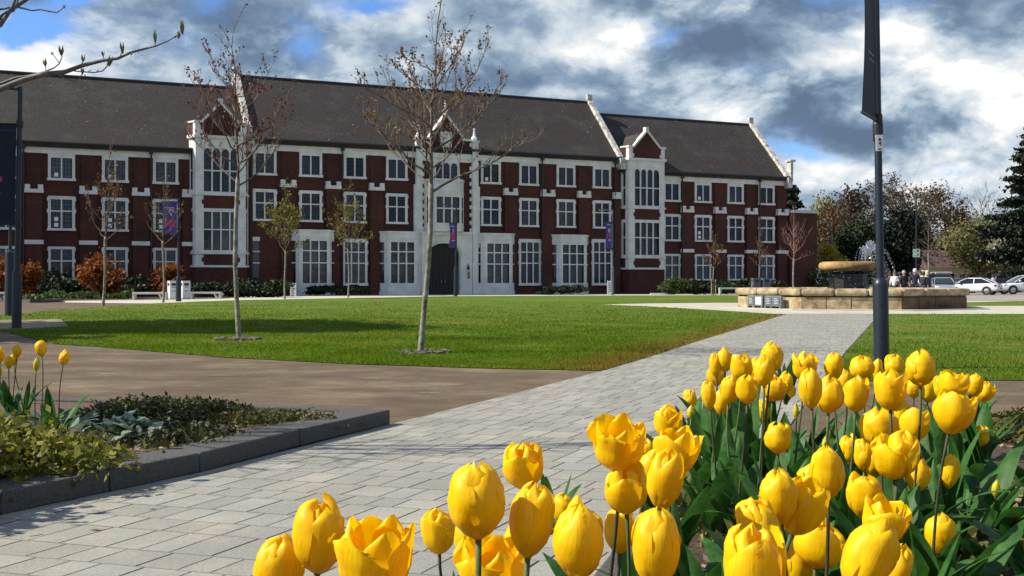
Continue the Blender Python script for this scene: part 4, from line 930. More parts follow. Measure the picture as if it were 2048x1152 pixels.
# low flower bed along the left wing: pale lambs-ear and young foliage
rs_ = np.random.RandomState(8); C = []
for (a, b_, base, top, n_) in ((52, 130, 600, 582, 700), (120, 200, 598, 584, 500), (205, 268, 597.5, 578, 900), (0, 45, 599, 588, 200)):
    pxs = rs_.uniform(a, b_, n_); Ys = FPX * EYE / (base - HOR) + rs_.uniform(-.8, 1.6, n_); X = (pxs - 1024) / FPX * Ys; hm = (base - top) * Ys / FPX
    C.append(np.stack([X, Ys, rs_.random(n_) ** 1.2 * hm * (.7 + .3 * np.sin(X * 2))], 1))
o = quadmesh('border_planting', leafquads(np.concatenate(C), .15, rs_, 1.8, .5), M['leaf_mid']); tag(o, 'low green and silvery planting in the border before the left wing', 'border plants', kind='stuff')
flat('soil_border', [(-60, 600), (48, 599.5), (130, 600), (270, 597.5), (500, 592.8), (590, 591.5), (590, 588.5), (270, 590), (-60, 591)], .02, M['soil'])
m_ = MB()
pk = [G(44, 605), G(60, 605.5), G(85, 605.3), G(110, 604.3), G(126, 602.8)]
for i in range(len(pk) - 1):
    a, b_ = pk[i], pk[i + 1]; d = (b_ - a).normalized(); nn = Vector((-d.y, d.x, 0)) * .3
    m_.hexa([(*(a.xy), 0), (*(b_ - d * .01).xy, 0), (*(b_ - d * .01 + nn).xy, 0), (*(a + nn).xy, 0)] + [(*(a.xy), .17), (*(b_ - d * .01).xy, .17), (*(b_ - d * .01 + nn).xy, .17), (*(a + nn).xy, .17)])
o = m_.build('border_kerb', M['granite'], None); tag(o, 'short dark granite kerb at the tip of the border near the dark lamp post', 'kerb')
m_ = MB(); a = G(1302, 589.2); b_ = G(1345, 589.2); m_.box(a.x, b_.x, a.y, a.y + .6, 0, .12); o = m_.build('low_kerb', M['conc'], None, bevel=.02); tag(o, 'low pale kerb stone at the edge of the lawn right of the right stair tower', 'kerb')
# ================================================================== STREET FURNITURE
def lamp_post(base, H, r, sleeve_h, sleeve_r, lean, label, arm=None, banner=None, mt='steel', group='lamp posts round the square', arm_dir=(-1, 0), arm_len=.9):
    t = empty('lamp_post', base, 0, label, 'lamp post', group); t.rotation_euler = (0, R(lean), 0)
    m_ = MB(); m_.lathe([(sleeve_r * 1.0, 0), (sleeve_r, sleeve_h - .03), (sleeve_r * .97, sleeve_h), (r * 1.25, sleeve_h + .05), (r, sleeve_h + .06)], 20); m_.build('sleeve', M[mt], t, smooth=True).modifiers.new('e', 'EDGE_SPLIT')
    m_ = MB(); m_.tube([(0, 0, sleeve_h), (0, 0, H * .6), (0, 0, H)], [r, r * .92, r * .8], 16); m_.build('pole', M[mt], t, smooth=True).modifiers.new('e', 'EDGE_SPLIT')
    ad = Vector((*arm_dir, 0)).normalized()
    m_ = MB(); m_.tube([Vector((0, 0, H - .06)), ad * arm_len * .8 + Vector((0, 0, H - .02))], [r * .5, r * .4], 8); m_.build('arm', M[mt], t)
    c = ad * (arm_len * .95) + Vector((0, 0, H - .02)); pr = Vector((-ad.y, ad.x, 0)); m_ = MB()
    def hx(c0, l0, l1, w0, z0, z1): return [c0 + ad * a + pr * b + Vector((0, 0, z)) for z in (z0, z1) for a, b in ((l0, -w0), (l1, -w0), (l1, w0), (l0, w0))]
    m_.hexa(hx(c, -.3, .3, .13, -.05, .04)); hd = m_.build('lamp_head', M[mt], t, bevel=.02)
    m_ = MB(); m_.hexa(hx(c, -.22, .22, .09, -.065, -.052)); m_.build('lens', M['bin'], hd)
    return t
def banner_on(t, r, z0, z1, wdt, direction, curve=0.0, mt='banner', marks=(), slope=0.0, name='banner'):
    d = Vector((*direction, 0)).normalized(); nrm = Vector((-d.y, d.x, 0)); nx_, nz_ = 8, 16; m_ = MB(); vs = []
    if nrm.y > 0: nrm = -nrm
    def pt(f, g, off=0):
        bow = curve * math.sin(math.pi * g) * f ** 1.3; return d * (r * 1.2 + wdt * f * (1 - abs(bow) * .4)) + nrm * (bow * wdt + off) + Vector((0, 0, z0 + (z1 - z0) * g + slope * f * (1 - 2 * g) * 0))
    for i in range(nx_ + 1):
        for j in range(nz_ + 1): vs.append(pt(i / nx_, j / nz_))
    k = len(vs); vs += [v - nrm * .006 for v in vs]; fs = []
    for i in range(nx_):
        for j in range(nz_):
            a = i * (nz_ + 1) + j; q = (a, a + nz_ + 1, a + nz_ + 2, a + 1); fs += [q, tuple(x + k for x in q[::-1])]
    m_.add(vs, fs); b = m_.build(name, M[mt], t, smooth=True)
    for z in (z0, z1):
        m_ = MB(); m_.tube([Vector((0, 0, z)), d * (wdt + r * 1.4) + Vector((0, 0, z))], .016 + r * .08, 8); m_.lathe([(r * 1.18, z - .09), (r * 1.22, z - .05), (r * 1.22, z + .05), (r * 1.18, z + .09)], 14); m_.build('bracket', M['gutter'], t)
    for nm, mtt, f0, f1, g0, g1 in marks:
        m_ = MB(); m_.add([pt(f0, g0, .006), pt(f1, g0, .006), pt(f1, g1, .006), pt(f0, g1, .006)], [(0, 1, 2, 3)]); m_.build(nm, M[mtt], b)
    return b
def ring_on(b, t, d, r, wdt, z0, z1, f, g, rad, mt='white'):
    pass
MARK = (('print_line', 'white', .12, .8, .885, .90), ('print_block', 'pink', .10, .9, .42, .56), ('print_line', 'white', .2, .55, .33, .345), ('print_line', 'white', .2, .50, .295, .31))
def emblem(b, d, r, wdt, z0, z1, rad=.10):
    d = Vector((*d, 0)).normalized(); nrm = Vector((-d.y, d.x, 0)); nrm = -nrm if nrm.y > 0 else nrm
    c = d * (r + wdt * .42) + nrm * .012 + Vector((0, 0, z0 + (z1 - z0) * .70)); m_ = MB()
    m_.tube([c + d * rad * math.cos(a) + Vector((0, 0, rad * math.sin(a))) for a in [k * math.pi / 6 for k in range(13)]], .025, 5)
    m_.tube([c - Vector((0, 0, rad)), c - Vector((0, 0, rad * 2.4))], .035, 5); m_.build('emblem', M['white'], b)

# big post among the tulips
b = G(1763.5, 738)
t = lamp_post(b, 6.6, .050, 1.13, .098, -.92, 'blue grey lamp post rising from behind the tulips, with a curved dark banner', arm_dir=(.3, 1))
zb0 = 3.24
bn = banner_on(t, .05, zb0, 5.9, .86, (-.50, -.87), curve=.06, mt='banner', marks=(('print_line', 'steel_grey', .2, .7, .30, .306), ('print_line', 'steel_grey', .2, .6, .27, .275)))
m_ = MB(); m_.lathe([(.062, 2.98), (.066, 3.0), (.066, 3.2), (.060, 3.22)], 14); m_.build('clamp', M['gutter'], t)
m_ = MB(); m_.box(-.052, .046, -.068, -.058, 2.84, 3.05); pl = m_.build('camera_notice', M['bin'], t, bevel=.003)
m_ = MB(); m_.box(-.018, .014, -.0705, -.0685, 2.975, 2.995); m_.box(-.012, .008, -.0705, -.0685, 2.998, 3.012); m_.box(-.016, .018, -.0705, -.0685, 2.935, 2.957); m_.box(-.006, .010, -.0705, -.0685, 2.915, 2.930); m_.box(-.024, .022, -.0705, -.0685, 2.868, 2.876); m_.box(-.024, .010, -.0705, -.0685, 2.856, 2.862); m_.build('notice_symbols', M['black'], pl)
for z in (.42, .84): 
    m_ = MB(); m_.lathe([(.012, 0), (.012, .01)], 8); o = m_.build('bolt', M['gutter'], t); o.location = (-.03, -.096, z); o.rotation_euler = (R(90), 0, 0)

b = G(33, 657)
t = lamp_post(b, 5.85, .068, 1.36, .112, .9, 'black lamp post at the left edge carrying a wide navy banner', arm_len=.75)
banner_on(t, .068, 2.52, 4.95, 1.0, (-1, -.1), .04, 'banner', marks=(('print_line', 'banner_p', .05, .6, .93, .936), ('print_line', 'pink', .3, .8, .42, .47), ('print_line', 'banner_p', .3, .8, .30, .31)))
t = lamp_post(G(20, 632), 5.85, .055, 2.1, .16, .2, 'second lamp post standing close behind the black one at the left edge', mt='steel')
b = G(357, 603)
t = lamp_post(b, 5.8, .07, 1.35, .15, 0, 'lamp post before the two left bins, with a wide purple banner', arm_len=.8)
bn = banner_on(t, .07, 3.75, 5.6, .78, (-1, -.25), .05, 'banner_p', marks=(('print_line', 'white', .2, .85, .80, .815), ('print_block', 'pink', .1, .95, .25, .45))); emblem(bn, (-1, -.25), .07, .78, 3.75, 5.6)
b = G(911, 592.2)
t = lamp_post(b, 6.95, .07, 2.2, .15, .6, 'lamp post before the arched doorway, with a narrow purple and pink banner')
bn = banner_on(t, .07, 3.65, 5.55, .75, (-.62, -.78), .12, 'banner_p', marks=(('print_line', 'white', .2, .85, .86, .88), ('print_block', 'pink', .05, .95, .34, .60), ('print_line', 'white', .1, .6, .28, .31))); emblem(bn, (-.62, -.78), .07, .75, 3.65, 5.55)
b = G(1225, 590.3)
t = lamp_post(b, 6.95, .07, 2.3, .13, 0, 'lamp post left of the right stair tower, with a narrow purple banner', mt='steel_grey')
bn = banner_on(t, .07, 3.75, 5.95, .62, (-.85, -.5), .05, 'banner_p', marks=MARK); emblem(bn, (-.85, -.5), .07, .62, 3.75, 5.95)
lamp_post((*at_px(1663, 116), 0), 7.35, .06, 1.2, .09, 0, 'thin grey lamp post between the annex and the fountain', mt='steel_grey')
lamp_post((*at_px(2030, 112), 0), 8.7, .06, 1.2, .09, 0, 'thin lamp post before the tall conifer at the right', mt='steel_grey')
b = G(1832.5, 590.5)
t = lamp_post(b, 8.2, .065, 1.3, .14, 0, 'tall thin lamp post bearing a green parking sign', arm_dir=(.2, 1))
m_ = MB(); m_.box(-.33, .25, -.16, -.12, 3.05, 3.75); sg = m_.build('sign', M['green'], t)
m_ = MB()
for x0, x1, z0, z1 in ((-.31, .23, 3.36, 3.42), (-.31, -.28, 3.08, 3.72), (.20, .23, 3.08, 3.72), (-.31, .23, 3.69, 3.72), (-.31, .23, 3.08, 3.11), (-.24, -.02, 3.58, 3.65), (-.24, .1, 3.46, 3.51), (-.24, .0, 3.24, 3.31), (-.24, .14, 3.14, 3.19)): m_.box(x0, x1, -.17, -.161, z0, z1)
m_.build('sign_lettering', M['white'], sg)

# benches and bins
def bench(px0, px1, py, h, label, group='pale concrete benches', ang=0, brace=True):
    a, c = G(px0, py), G(px1, py); L = (c - a).length; t = empty('bench', (a + c) / 2, ang, label, 'bench', group)
    m_ = MB(); m_.box(-L / 2, L / 2, -.25, .25, h - .12, h); m_.build('seat', M['conc'], t, bevel=.015)
    for s in (-1, 1): m_ = MB(); m_.box(s * L / 2 - (.14 if s > 0 else 0), s * L / 2 + (.14 if s < 0 else 0), -.24, .24, 0, h - .121); m_.build('leg', M['conc'], t, bevel=.01)
    if brace: m_ = MB(); x = L * .30; m_.hexa([(x + .08, -.2, 0), (x + .26, -.2, 0), (x + .26, .2, 0), (x + .08, .2, 0), (x - .08, -.2, h - .122), (x - .0, -.2, h - .122), (x - .0, .2, h - .122), (x - .08, .2, h - .122)]); m_.build('brace', M['conc'], t)
    return t
bench(267, 334, 600, .47, 'concrete bench left of the two left bins', ang=.05); bench(383, 443, 597.5, .44, 'concrete bench right of the two left bins', ang=.02)
bench(-62, 15, 602.5, .52, 'concrete bench cut by the left edge of the photo', ang=.02); bench(1438, 1530, 591.0, .62, 'low white bench before the hedge, partly behind the fountain', brace=False)
def bin_(px, py, wd, h, label, ang, group='pale litter bins', dark=False):
    t = empty('litter_bin', G(px, py), ang, label, 'bin', group); w_ = wd / 2; mt = M['bin'] if not dark else M['steel_grey']
    m_ = MB(); m_.box(-w_, w_, -w_, w_, .03, h); bd = m_.build('body', mt, t, bevel=.02)
    m_ = MB(); m_.box(-w_ * .9, w_ * .9, -w_ * .9, w_ * .9, 0, .03); m_.build('foot', M['black'], t)
    m_ = MB(); m_.box(-w_ * 1.04, w_ * 1.04, -w_ * 1.04, w_ * 1.04, h, h + .04); m_.build('lid', mt, t, bevel=.01)
    for ax_ in (0, 1):
        m_ = MB()
        if ax_ == 0: m_.box(-w_ * .62, w_ * .62, -w_ - .005, -w_ + .02, h - .27, h - .10)
        else: m_.box(-w_ - .005, -w_ + .02, -w_ * .62, w_ * .62, h - .27, h - .10)
        m_.build('slot', M['black'], bd)
    m_ = MB()
    for z in (.62, .38): m_.box(-w_ * .5, w_ * .5, -w_ - .004, -w_, h - z, h - z + .045)
    m_.build('symbol', M['black'], bd)
bin_(345, 598.6, .50, 1.12, 'left one of the two pale bins by the purple bannered post', .62); bin_(370.5, 598.2, .50, 1.12, 'right one of the two pale bins by the purple bannered post', .62)
bin_(1511.5, 590.6, .62, 1.35, 'left one of the two grey bins behind the fountain rim', .1, 'grey litter bins', True); bin_(1531.5, 590.6, .62, 1.35, 'right one of the two grey bins behind the fountain rim', .1, 'grey litter bins', True)
def board(px, py, wd, h, label, ang=0):
    t = empty('notice_board', G(px, py), ang, label, 'notice board', 'white notice boards'); w_ = wd / 2
    m_ = MB(); m_.box(-w_, w_, -.05, .05, .05, h); p = m_.build('panel', M['bin'], t, bevel=.01)
    for s in (-1, 1): m_ = MB(); m_.box(s * (w_ + .02) - .03, s * (w_ + .02) + .03, -.06, .06, 0, h + .05); m_.build('post', M['bin'], t)
    m_ = MB()
    for k in range(5): m_.box(-w_ * .7, w_ * (.6 if k % 2 else .3), -.056, -.051, h - .25 - k * .16, h - .18 - k * .16)
    m_.build('print', M['steel_grey'], p)
board(586.5, 592.8, .34, .95, 'white notice board beside the left stone bay'); board(1220, 589.6, .36, 1.15, 'white notice board at the foot of the grey lamp post')
board(1768, 583.5, .40, 1.0, 'white notice board standing left of the crowd')

# ================================================================== FOUNTAIN
FC = Vector((14.67, 48.0)); FR = 4.98; FROT = R(-90 - 15.5)
ft = empty('fountain', (FC.x, FC.y, 0), 0, 'octagonal sandstone fountain basin with a round stone bowl on a pedestal', 'fountain')
def octo(r): return [(r * math.cos(FROT + math.pi / 8 + k * math.pi / 4), r * math.sin(FROT + math.pi / 8 + k * math.pi / 4)) for k in range(8)]
def octo_ring(ro, ri, z0, z1, mb):
    A, B_ = octo(ro), octo(ri)
    for k in range(8):
        a, b_, c, d = A[k], A[(k + 1) % 8], B_[(k + 1) % 8], B_[k]; mb.hexa([(*a, z0), (*b_, z0), (*c, z0), (*d, z0), (*a, z1), (*b_, z1), (*c, z1), (*d, z1)])
rr = random.Random(12); A_, B_ = octo(FR), octo(FR - .45)
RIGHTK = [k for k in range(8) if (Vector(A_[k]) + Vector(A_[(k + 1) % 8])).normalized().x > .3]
for k in range(8):                                        # coursed blocks, each a little different
    a, b_, c, d = [Vector(p) for p in (A_[k], A_[(k + 1) % 8], B_[(k + 1) % 8], B_[k])]; m_ = MB(); N = 4
    for j in range(N):
        f0, f1 = j / N + .003, (j + 1) / N - .003; pr = rr.uniform(-.012, .012)
        q = [a.lerp(b_, f0), a.lerp(b_, f1), d.lerp(c, f1), d.lerp(c, f0)]; o_ = (a + b_).normalized() * pr; q[0] = q[0] + o_; q[1] = q[1] + o_
        m_.hexa([(*p, .0) for p in q] + [(*p, .50) for p in q])
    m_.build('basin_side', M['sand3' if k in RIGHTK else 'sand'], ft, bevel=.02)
for k in range(8):
    m_ = MB(); RO, RI = octo(FR + .13), octo(FR - .55); R1, R2 = octo(FR + .05), octo(FR - .02)
    a, b_, c, d = RO[k], RO[(k + 1) % 8], RI[(k + 1) % 8], RI[k]; N = 3
    for j in range(N):
        f0, f1 = j / N + .002, (j + 1) / N - .002; L_ = lambda p, q_, f: (p[0] + (q_[0] - p[0]) * f, p[1] + (q_[1] - p[1]) * f)
        A1, B1, C1, D1 = L_(a, b_, f0), L_(a, b_, f1), L_(d, c, f1), L_(d, c, f0)
        m_.hexa([(*p, .56) for p in (A1, B1, C1, D1)] + [(*p, .85) for p in (A1, B1, C1, D1)])
    m_.build('rim_stone', M['sand'], ft, bevel=.10)
m_ = MB(); octo_ring(FR - .05, FR - .44, .50, .57, m_); m_.build('rim_neck', M['wet_shade'], ft)  # near-black neck paints in the shade under the rim
m_ = MB(); m_.prism(octo(FR - .46), .05, .55); m_.build('basin_water', mat('dark_water', (.02, .03, .03), .08), ft)
m_ = MB(); m_.prism(octo(FR + .9), 0, .03); m_.build('paved_step', MG['pale'], ft)
m_ = MB(); m_.lathe([(1.05, .3), (1.05, .75), (.85, .9), (.80, 1.45), (.90, 1.55), (.95, 1.66), (1.0, 1.70)], 12); m_.build('pedestal', M['wet_shade'], ft, smooth=False)
m_ = MB(); m_.lathe([(.9, 1.58), (1.12, 1.60), (1.23, 1.68), (1.26, 1.80), (1.22, 1.93), (1.08, 1.99), (.95, 1.93), (.2, 1.82)], 32); m_.build('bowl', M['sand2'], ft, smooth=True)
m_ = MB(); m_.lathe([(.10, 1.8), (.08, 2.1), (.04, 2.12)], 10); m_.build('spout', M['gutter'], ft)
# water
wm = bpy.data.materials.new('falling_water'); wm.use_nodes = True; nb = wm.node_tree.nodes['Principled BSDF']; nb.inputs['Base Color'].default_value = (.36, .41, .50, 1); nb.inputs['Roughness'].default_value = .2; nb.inputs['Transmission Weight'].default_value = .35; nb.inputs['IOR'].default_value = 1.33
rs_ = np.random.RandomState(77); Q = []
for k in range(52):                                    # parabolic jets, each broken into drops
    az = rs_.uniform(0, 6.28); vh = rs_.uniform(.25, 1.25) ** .8; vz = rs_.uniform(3.7, 4.5) - vh * .8; n_ = 70
    tt = np.linspace(.02, (vz + math.sqrt(vz * vz + 2 * 9.8 * 1.2)) / 9.8, n_) + rs_.uniform(0, .02, n_)
    x = .75 + math.cos(az) * vh * tt + .55 * tt; y = math.sin(az) * vh * tt; z = 2.05 + vz * tt - 4.9 * tt * tt
    p = np.stack([x, y, z], 1); Q.append(p[p[:, 2] > .6])
Q = np.concatenate(Q); Q += rs_.normal(0, .012, Q.shape)
D = []
for k in range(420):
    az = rs_.uniform(0, 6.28); f = rs_.random(); r = 1.2 + .18 * f + rs_.normal(0, .04); D.append((r * math.cos(az), r * math.sin(az), 1.72 - f * f * 1.05))
allp = np.concatenate([Q, np.array(D)]) + np.array([FC.x, FC.y, 0])
o = quadmesh('fountain_water', leafquads(allp, .024, rs_, 2.2, 1.0), wm); tag(o, 'spray of white water arching over the round bowl and dripping from it', 'water spray', kind='stuff')
# bronze plaques leaning on the left facet
fa, fb = Vector(A_[(7)]), Vector(A_[0])
facets = [(Vector(A_[k]), Vector(A_[(k + 1) % 8])) for k in range(8)]
fl = min(facets, key=lambda e: abs(math.degrees(math.atan2((e[0] + e[1]).y, (e[0] + e[1]).x)) - (-90 - 15.5 - 45)))
mid = (fl[0] + fl[1]) / 2; nn = mid.normalized(); tdir = Vector((-nn.y, nn.x)); tdir = tdir if tdir.x > 0 else -tdir
for k, (px, lb, wd) in enumerate(((1512.5, 'left grey metal information cabinet against the fountain basin', .92), (1548, 'right grey metal information cabinet against the fountain basin', .98))):
    best = min([(abs(((FC.x + q.x) / (FC.y + q.y)) * FPX + 1024 - px), q) for q in [mid + nn * .24 + tdir * s / 50 for s in range(-100, 100)]], key=lambda e: e[0])[1]
    t = empty('information_cabinet', (FC.x + best.x, FC.y + best.y, 0.03), math.atan2(tdir.y, tdir.x), lb, 'cabinet', 'grey information cabinets at the fountain'); w_ = wd / 2
    m_ = MB(); m_.box(-w_, w_, -.07, .07, .08, .52); bd = m_.build('body', M['plaque'], t, bevel=.015)
    for s in (-1, 1): m_ = MB(); m_.box(s * (w_ - .05) - .04, s * (w_ - .05) + .04, -.10, .10, 0, .08); m_.build('foot', M['plaque'], t)
    for s in (-1, 1):
        m_ = MB(); m_.box(s * w_ * .48 - w_ * .38, s * w_ * .48 + w_ * .38, -.085, -.071, .14, .46); pn = m_.build('panel', M['steel_grey'] if (k or s < 0) else M['bin'], bd)
        m_ = MB()
        for j in range(4): m_.box(s * w_ * .48 - w_ * .28, s * w_ * .48 + w_ * (.2 - .1 * (j % 2)), -.088, -.0855, .19 + j * .065, .205 + j * .065)
        m_.build('engraving', M['plaque'] if s > 0 and not k else M['bin'], bd)

# ================================================================== VEHICLES
def glassm(n, c=(.01, .012, .018)): return mat(n, c, .08, spec=.6)
VG = glassm('car_glass'); TY = mat('tyre_rubber', (.015, .015, .016), .8); RIM = mat('alloy', (.45, .46, .48), .3, metal=.8); LMP = mat('lamp_lens', (.65, .66, .68), .15); RED = mat('tail_lens', (.35, .01, .01), .2)
def car(px, py, ang, label, paint, L=4.4, W_=1.78, H=1.45, kind='coupe', base=None, name='parked_car', cat='car'):
    pos = base or tuple(G(px, py)); t = empty(name, (pos[0], pos[1], 0), ang, label, cat, 'cars parked beyond the fountain'); w_ = W_ / 2
    # local +x is the nose
    if kind == 'coupe': prof = [(-.5, .45, .72), (-.47, .30, .95), (-.36, .24, 1.00), (-.2, .22, .98), (.05, .22, .93), (.18, .22, .90), (.30, .22, .84), (.42, .24, .74), (.48, .30, .60), (.5, .42, .50)]; gh = (-.40, -.20, .05, .24)
    elif kind == 'suv': prof = [(-.5, .5, .95), (-.48, .34, 1.08), (-.40, .28, 1.12), (-.2, .28, 1.10), (.05, .28, 1.06), (.2, .28, 1.03), (.32, .28, .98), (.43, .30, .90), (.48, .36, .78), (.5, .48, .62)]; gh = (-.46, -.36, .06, .27)
    else: prof = [(-.5, .45, .90), (-.48, .30, .98), (-.38, .25, 1.0), (-.2, .24, .98), (.05, .24, .95), (.22, .24, .92), (.34, .24, .86), (.44, .26, .78), (.485, .32, .68), (.5, .42, .56)]; gh = (-.47, -.38, .08, .30)
    m_ = MB(); rings = []
    for f, zb_, zt in prof:
        k = 1 - .16 * max(0, abs(f) - .36) / .14; ww = w_ * k; zm = (zb_ + zt) / 2
        rings.append([(f * L, -ww * .92, zb_), (f * L, -ww, zb_ + .12), (f * L, -ww, zm + .05), (f * L, -ww * .95, zt - .05), (f * L, -ww * .82, zt), (f * L, 0, zt + .025), (f * L, ww * .82, zt), (f * L, ww * .95, zt - .05), (f * L, ww, zm + .05), (f * L, ww, zb_ + .12), (f * L, ww * .92, zb_)])
    n_ = 11; vs = [v for r_ in rings for v in r_]; fs = [(i * n_ + k, i * n_ + (k + 1) % n_, (i + 1) * n_ + (k + 1) % n_, (i + 1) * n_ + k) for i in range(len(rings) - 1) for k in range(n_)] + [tuple(range(n_))[::-1], tuple((len(rings) - 1) * n_ + k for k in range(n_))]
    m_.add(vs, fs); b_ = m_.build('body', paint, t, smooth=True); sm = b_.modifiers.new('s', 'SUBSURF'); sm.levels = 1; sm.render_levels = 2
    zb_ = [p[2] for p in prof if p[0] == -.2][0] - .04; x0, x1, x2, x3 = [g_ * L for g_ in gh]
    gl = MB(); lo = [(x0, -w_ * .88), (x3, -w_ * .86), (x3, w_ * .86), (x0, w_ * .88)]; hi = [(x1, -w_ * .68), (x2, -w_ * .68), (x2, w_ * .68), (x1, w_ * .68)]
    gl.hexa([(*p, zb_) for p in lo] + [(*p, H - .05) for p in hi]); g_ = gl.build('windows', VG, t, bevel=.03)
    rf = MB(); rf.hexa([(x1 - .08, -w_ * .70, H - .07), (x2 + .08, -w_ * .70, H - .07), (x2 + .08, w_ * .70, H - .07), (x1 - .08, w_ * .70, H - .07), (x1 + .1, -w_ * .6, H), (x2 - .15, -w_ * .6, H), (x2 - .15, w_ * .6, H), (x1 + .1, w_ * .6, H)]); rf.build('roof', paint, t, bevel=.03)
    for s in (-1, 1):
        for (xa, xb) in ((x0, x1), (x3, x2)): pl_ = MB(); pl_.tube([(xa, s * w_ * .87, zb_), ((xa + xb) / 2, s * w_ * .80, (zb_ + H) / 2), (xb, s * w_ * .69, H - .05)], .035, 6); pl_.build('pillar', paint, t)
        xm = (x1 + x2) / 2; pl_ = MB(); pl_.tube([(xm, s * w_ * .885, zb_), (xm, s * w_ * .69, H - .06)], .025, 5); pl_.build('pillar', paint, t)
        mm = MB(); xm = x3 - .12 * L * .6; mm.hexa([(xm - .07, s * w_ * .98, zb_ + .04), (xm + .07, s * w_ * .98, zb_ + .04), (xm + .05, s * w_ * 1.16, zb_ + .05), (xm - .07, s * w_ * 1.16, zb_ + .05), (xm - .07, s * w_ * .98, zb_ + .18), (xm + .05, s * w_ * .98, zb_ + .18), (xm + .03, s * w_ * 1.16, zb_ + .17), (xm - .07, s * w_ * 1.16, zb_ + .17)]); mm.build('mirror', paint, t, bevel=.02)
        for x in (-.30 * L, .31 * L):
            rw = .33 if kind != 'suv' else .37; wl = MB(); wl.lathe([(rw * .62, -.1), (rw * .95, -.1), (rw, -.07), (rw, .07), (rw * .95, .1), (rw * .62, .1), (rw * .62, -.1)], 20, cap=False); wo = wl.build('wheel', TY, t); wo.rotation_euler = (R(90), 0, 0); wo.location = (x, s * (w_ - .10), rw)
            ri = MB(); ri.lathe([(rw * .64, -.06), (rw * .64, .085), (rw * .56, .09), (rw * .5, .03), (.06, .05), (.05, .09), (.01, .09)], 20); sp = []
            for k in range(5): a = k * 1.2566; ri.tube([(0, 0, .085), (math.cos(a) * rw * .58, math.sin(a) * rw * .58, .085)], [.03, .022], 4)
            ro = ri.build('rim', RIM, wo); ro.rotation_euler = (0 if s < 0 else math.pi, 0, 0)
            aw = MB(); aw.lathe([(rw * 1.12, -.01), (rw * 1.12, .012), (rw * .9, .012), (rw * .9, -.01), (rw * 1.12, -.01)], 20, cap=False); ao = aw.build('wheel_arch', M['black'], t); ao.rotation_euler = (R(90), 0, 0); ao.location = (x, s * (w_ - .004), rw + .02)
        hb = MB(); zt = prof[-3][2]; hb.hexa([(L * .455, s * w_ * .62, zt - .18), (L * .492, s * w_ * .58, zt - .18), (L * .47, s * w_ * .88, zt - .16), (L * .43, s * w_ * .90, zt - .15)] + [(L * .452, s * w_ * .62, zt - .03), (L * .478, s * w_ * .60, zt - .05), (L * .45, s * w_ * .90, zt - .02), (L * .42, s * w_ * .92, zt + .0)]); hb.build('headlight', LMP, t)
        tb = MB(); zt = prof[1][2]; tb.hexa([(-L * .502, s * w_ * .52, zt - .26), (-L * .45, s * w_ * .93, zt - .26), (-L * .43, s * w_ * .955, zt - .24), (-L * .49, s * w_ * .5, zt - .24), (-L * .497, s * w_ * .55, zt - .12), (-L * .45, s * w_ * .95, zt - .10), (-L * .42, s * w_ * .96, zt - .10), (-L * .485, s * w_ * .5, zt - .10)]); tb.build('taillight', RED, t)
    for s in (-1, 1): pm = MB(); x = s * L * .5; pm.box(x - .012 if s < 0 else x - .004, x + .004 if s < 0 else x + .012, -.26, .26, .50, .60); pm.build('number_plate', M['white'] if s > 0 else M['leaf_yel'], t)
    gr = MB(); gr.box(L * .488, L * .5 + .006, -w_ * .5, w_ * .5, .62 if kind == 'suv' else .42, .80 if kind == 'suv' else .49); gr.build('grille', M['black'], t)
    return t
PW = mat('white_paint', (.62, .64, .67), .25, coat=.6); PS = mat('silver_paint', (.36, .39, .46), .3, metal=.5, coat=.5); PK = mat('dark_paint', (.012, .013, .016), .25, coat=.6); PB = mat('dark_blue_paint', (.015, .02, .05), .25, coat=.6)
car(1944, 589.5, R(180 - 38), 'white coupe parked with its tail towards the square', PW, 4.6, 1.8, 1.42, 'coupe')
car(1885, 590, R(-90 - 14), 'silver hatchback facing the square behind the fountain rim', PS, 4.0, 1.75, 1.45, 'hatch')
car(2052, 588.6, R(180), 'white estate car cut by the right edge of the photo', PW, 4.9, 1.85, 1.66, 'suv')
car(0, 0, R(-90), 'dark van like car with pale roof bars behind the silver hatchback', PK, 4.6, 1.85, 1.85, 'suv', base=(*at_px(1883, 104), 0))
car(0, 0, R(-90), 'black car half hidden between the silver hatchback and the white coupe', PK, 4.3, 1.75, 1.42, 'hatch', base=(*at_px(1917, 106), 0))
car(0, 0, R(180), 'dark blue car behind the white coupe', PB, 4.3, 1.75, 1.46, 'hatch', base=(*at_px(1966, 108), 0))
car(0, 0, R(180), 'dark car seen over the bonnet of the white estate', PB, 4.3, 1.75, 1.48, 'hatch', base=(*at_px(2020, 110), 0))
rb = empty('roof_rack', (*at_px(1883, 104), 0), 0, 'pair of pale roof bars on the dark van like car', 'roof rack')
for y in (-.5, .7): m_ = MB(); m_.tube([(-.75, y, 1.84), (-.72, y, 1.96), (.72, y, 1.96), (.75, y, 1.84)], .04, 6); m_.build('bar', M['bin'], rb)
# yellow panel van and low cream building behind
vx, vy = at_px(1926, 150); yv = empty('box_van', (vx, vy, 0), R(96), 'yellow panel van parked beyond the dark cars', 'van')
m_ = MB(); m_.hexa([(-2.1, -.95, .5), (1.0, -.95, .5), (1.0, .95, .5), (-2.1, .95, .5), (-2.1, -.9, 2.35), (.9, -.9, 2.35), (.9, .9, 2.35), (-2.1, .9, 2.35)]); m_.build('body', mat('yellow_paint', (.34, .23, .015), .4), yv, bevel=.05)
m_ = MB(); m_.hexa([(1.003, -.92, .5), (2.3, -.9, .5), (2.3, .9, .5), (1.003, .92, .5), (1.003, -.85, 2.2), (1.5, -.8, 2.1), (1.5, .8, 2.1), (1.003, .85, 2.2)]); m_.build('cab', VG, yv, bevel=.05)
m_ = MB(); m_.box(-1.7, .6, .953, .965, 1.5, 2.0); m_.build('side_panel', M['black'], yv)
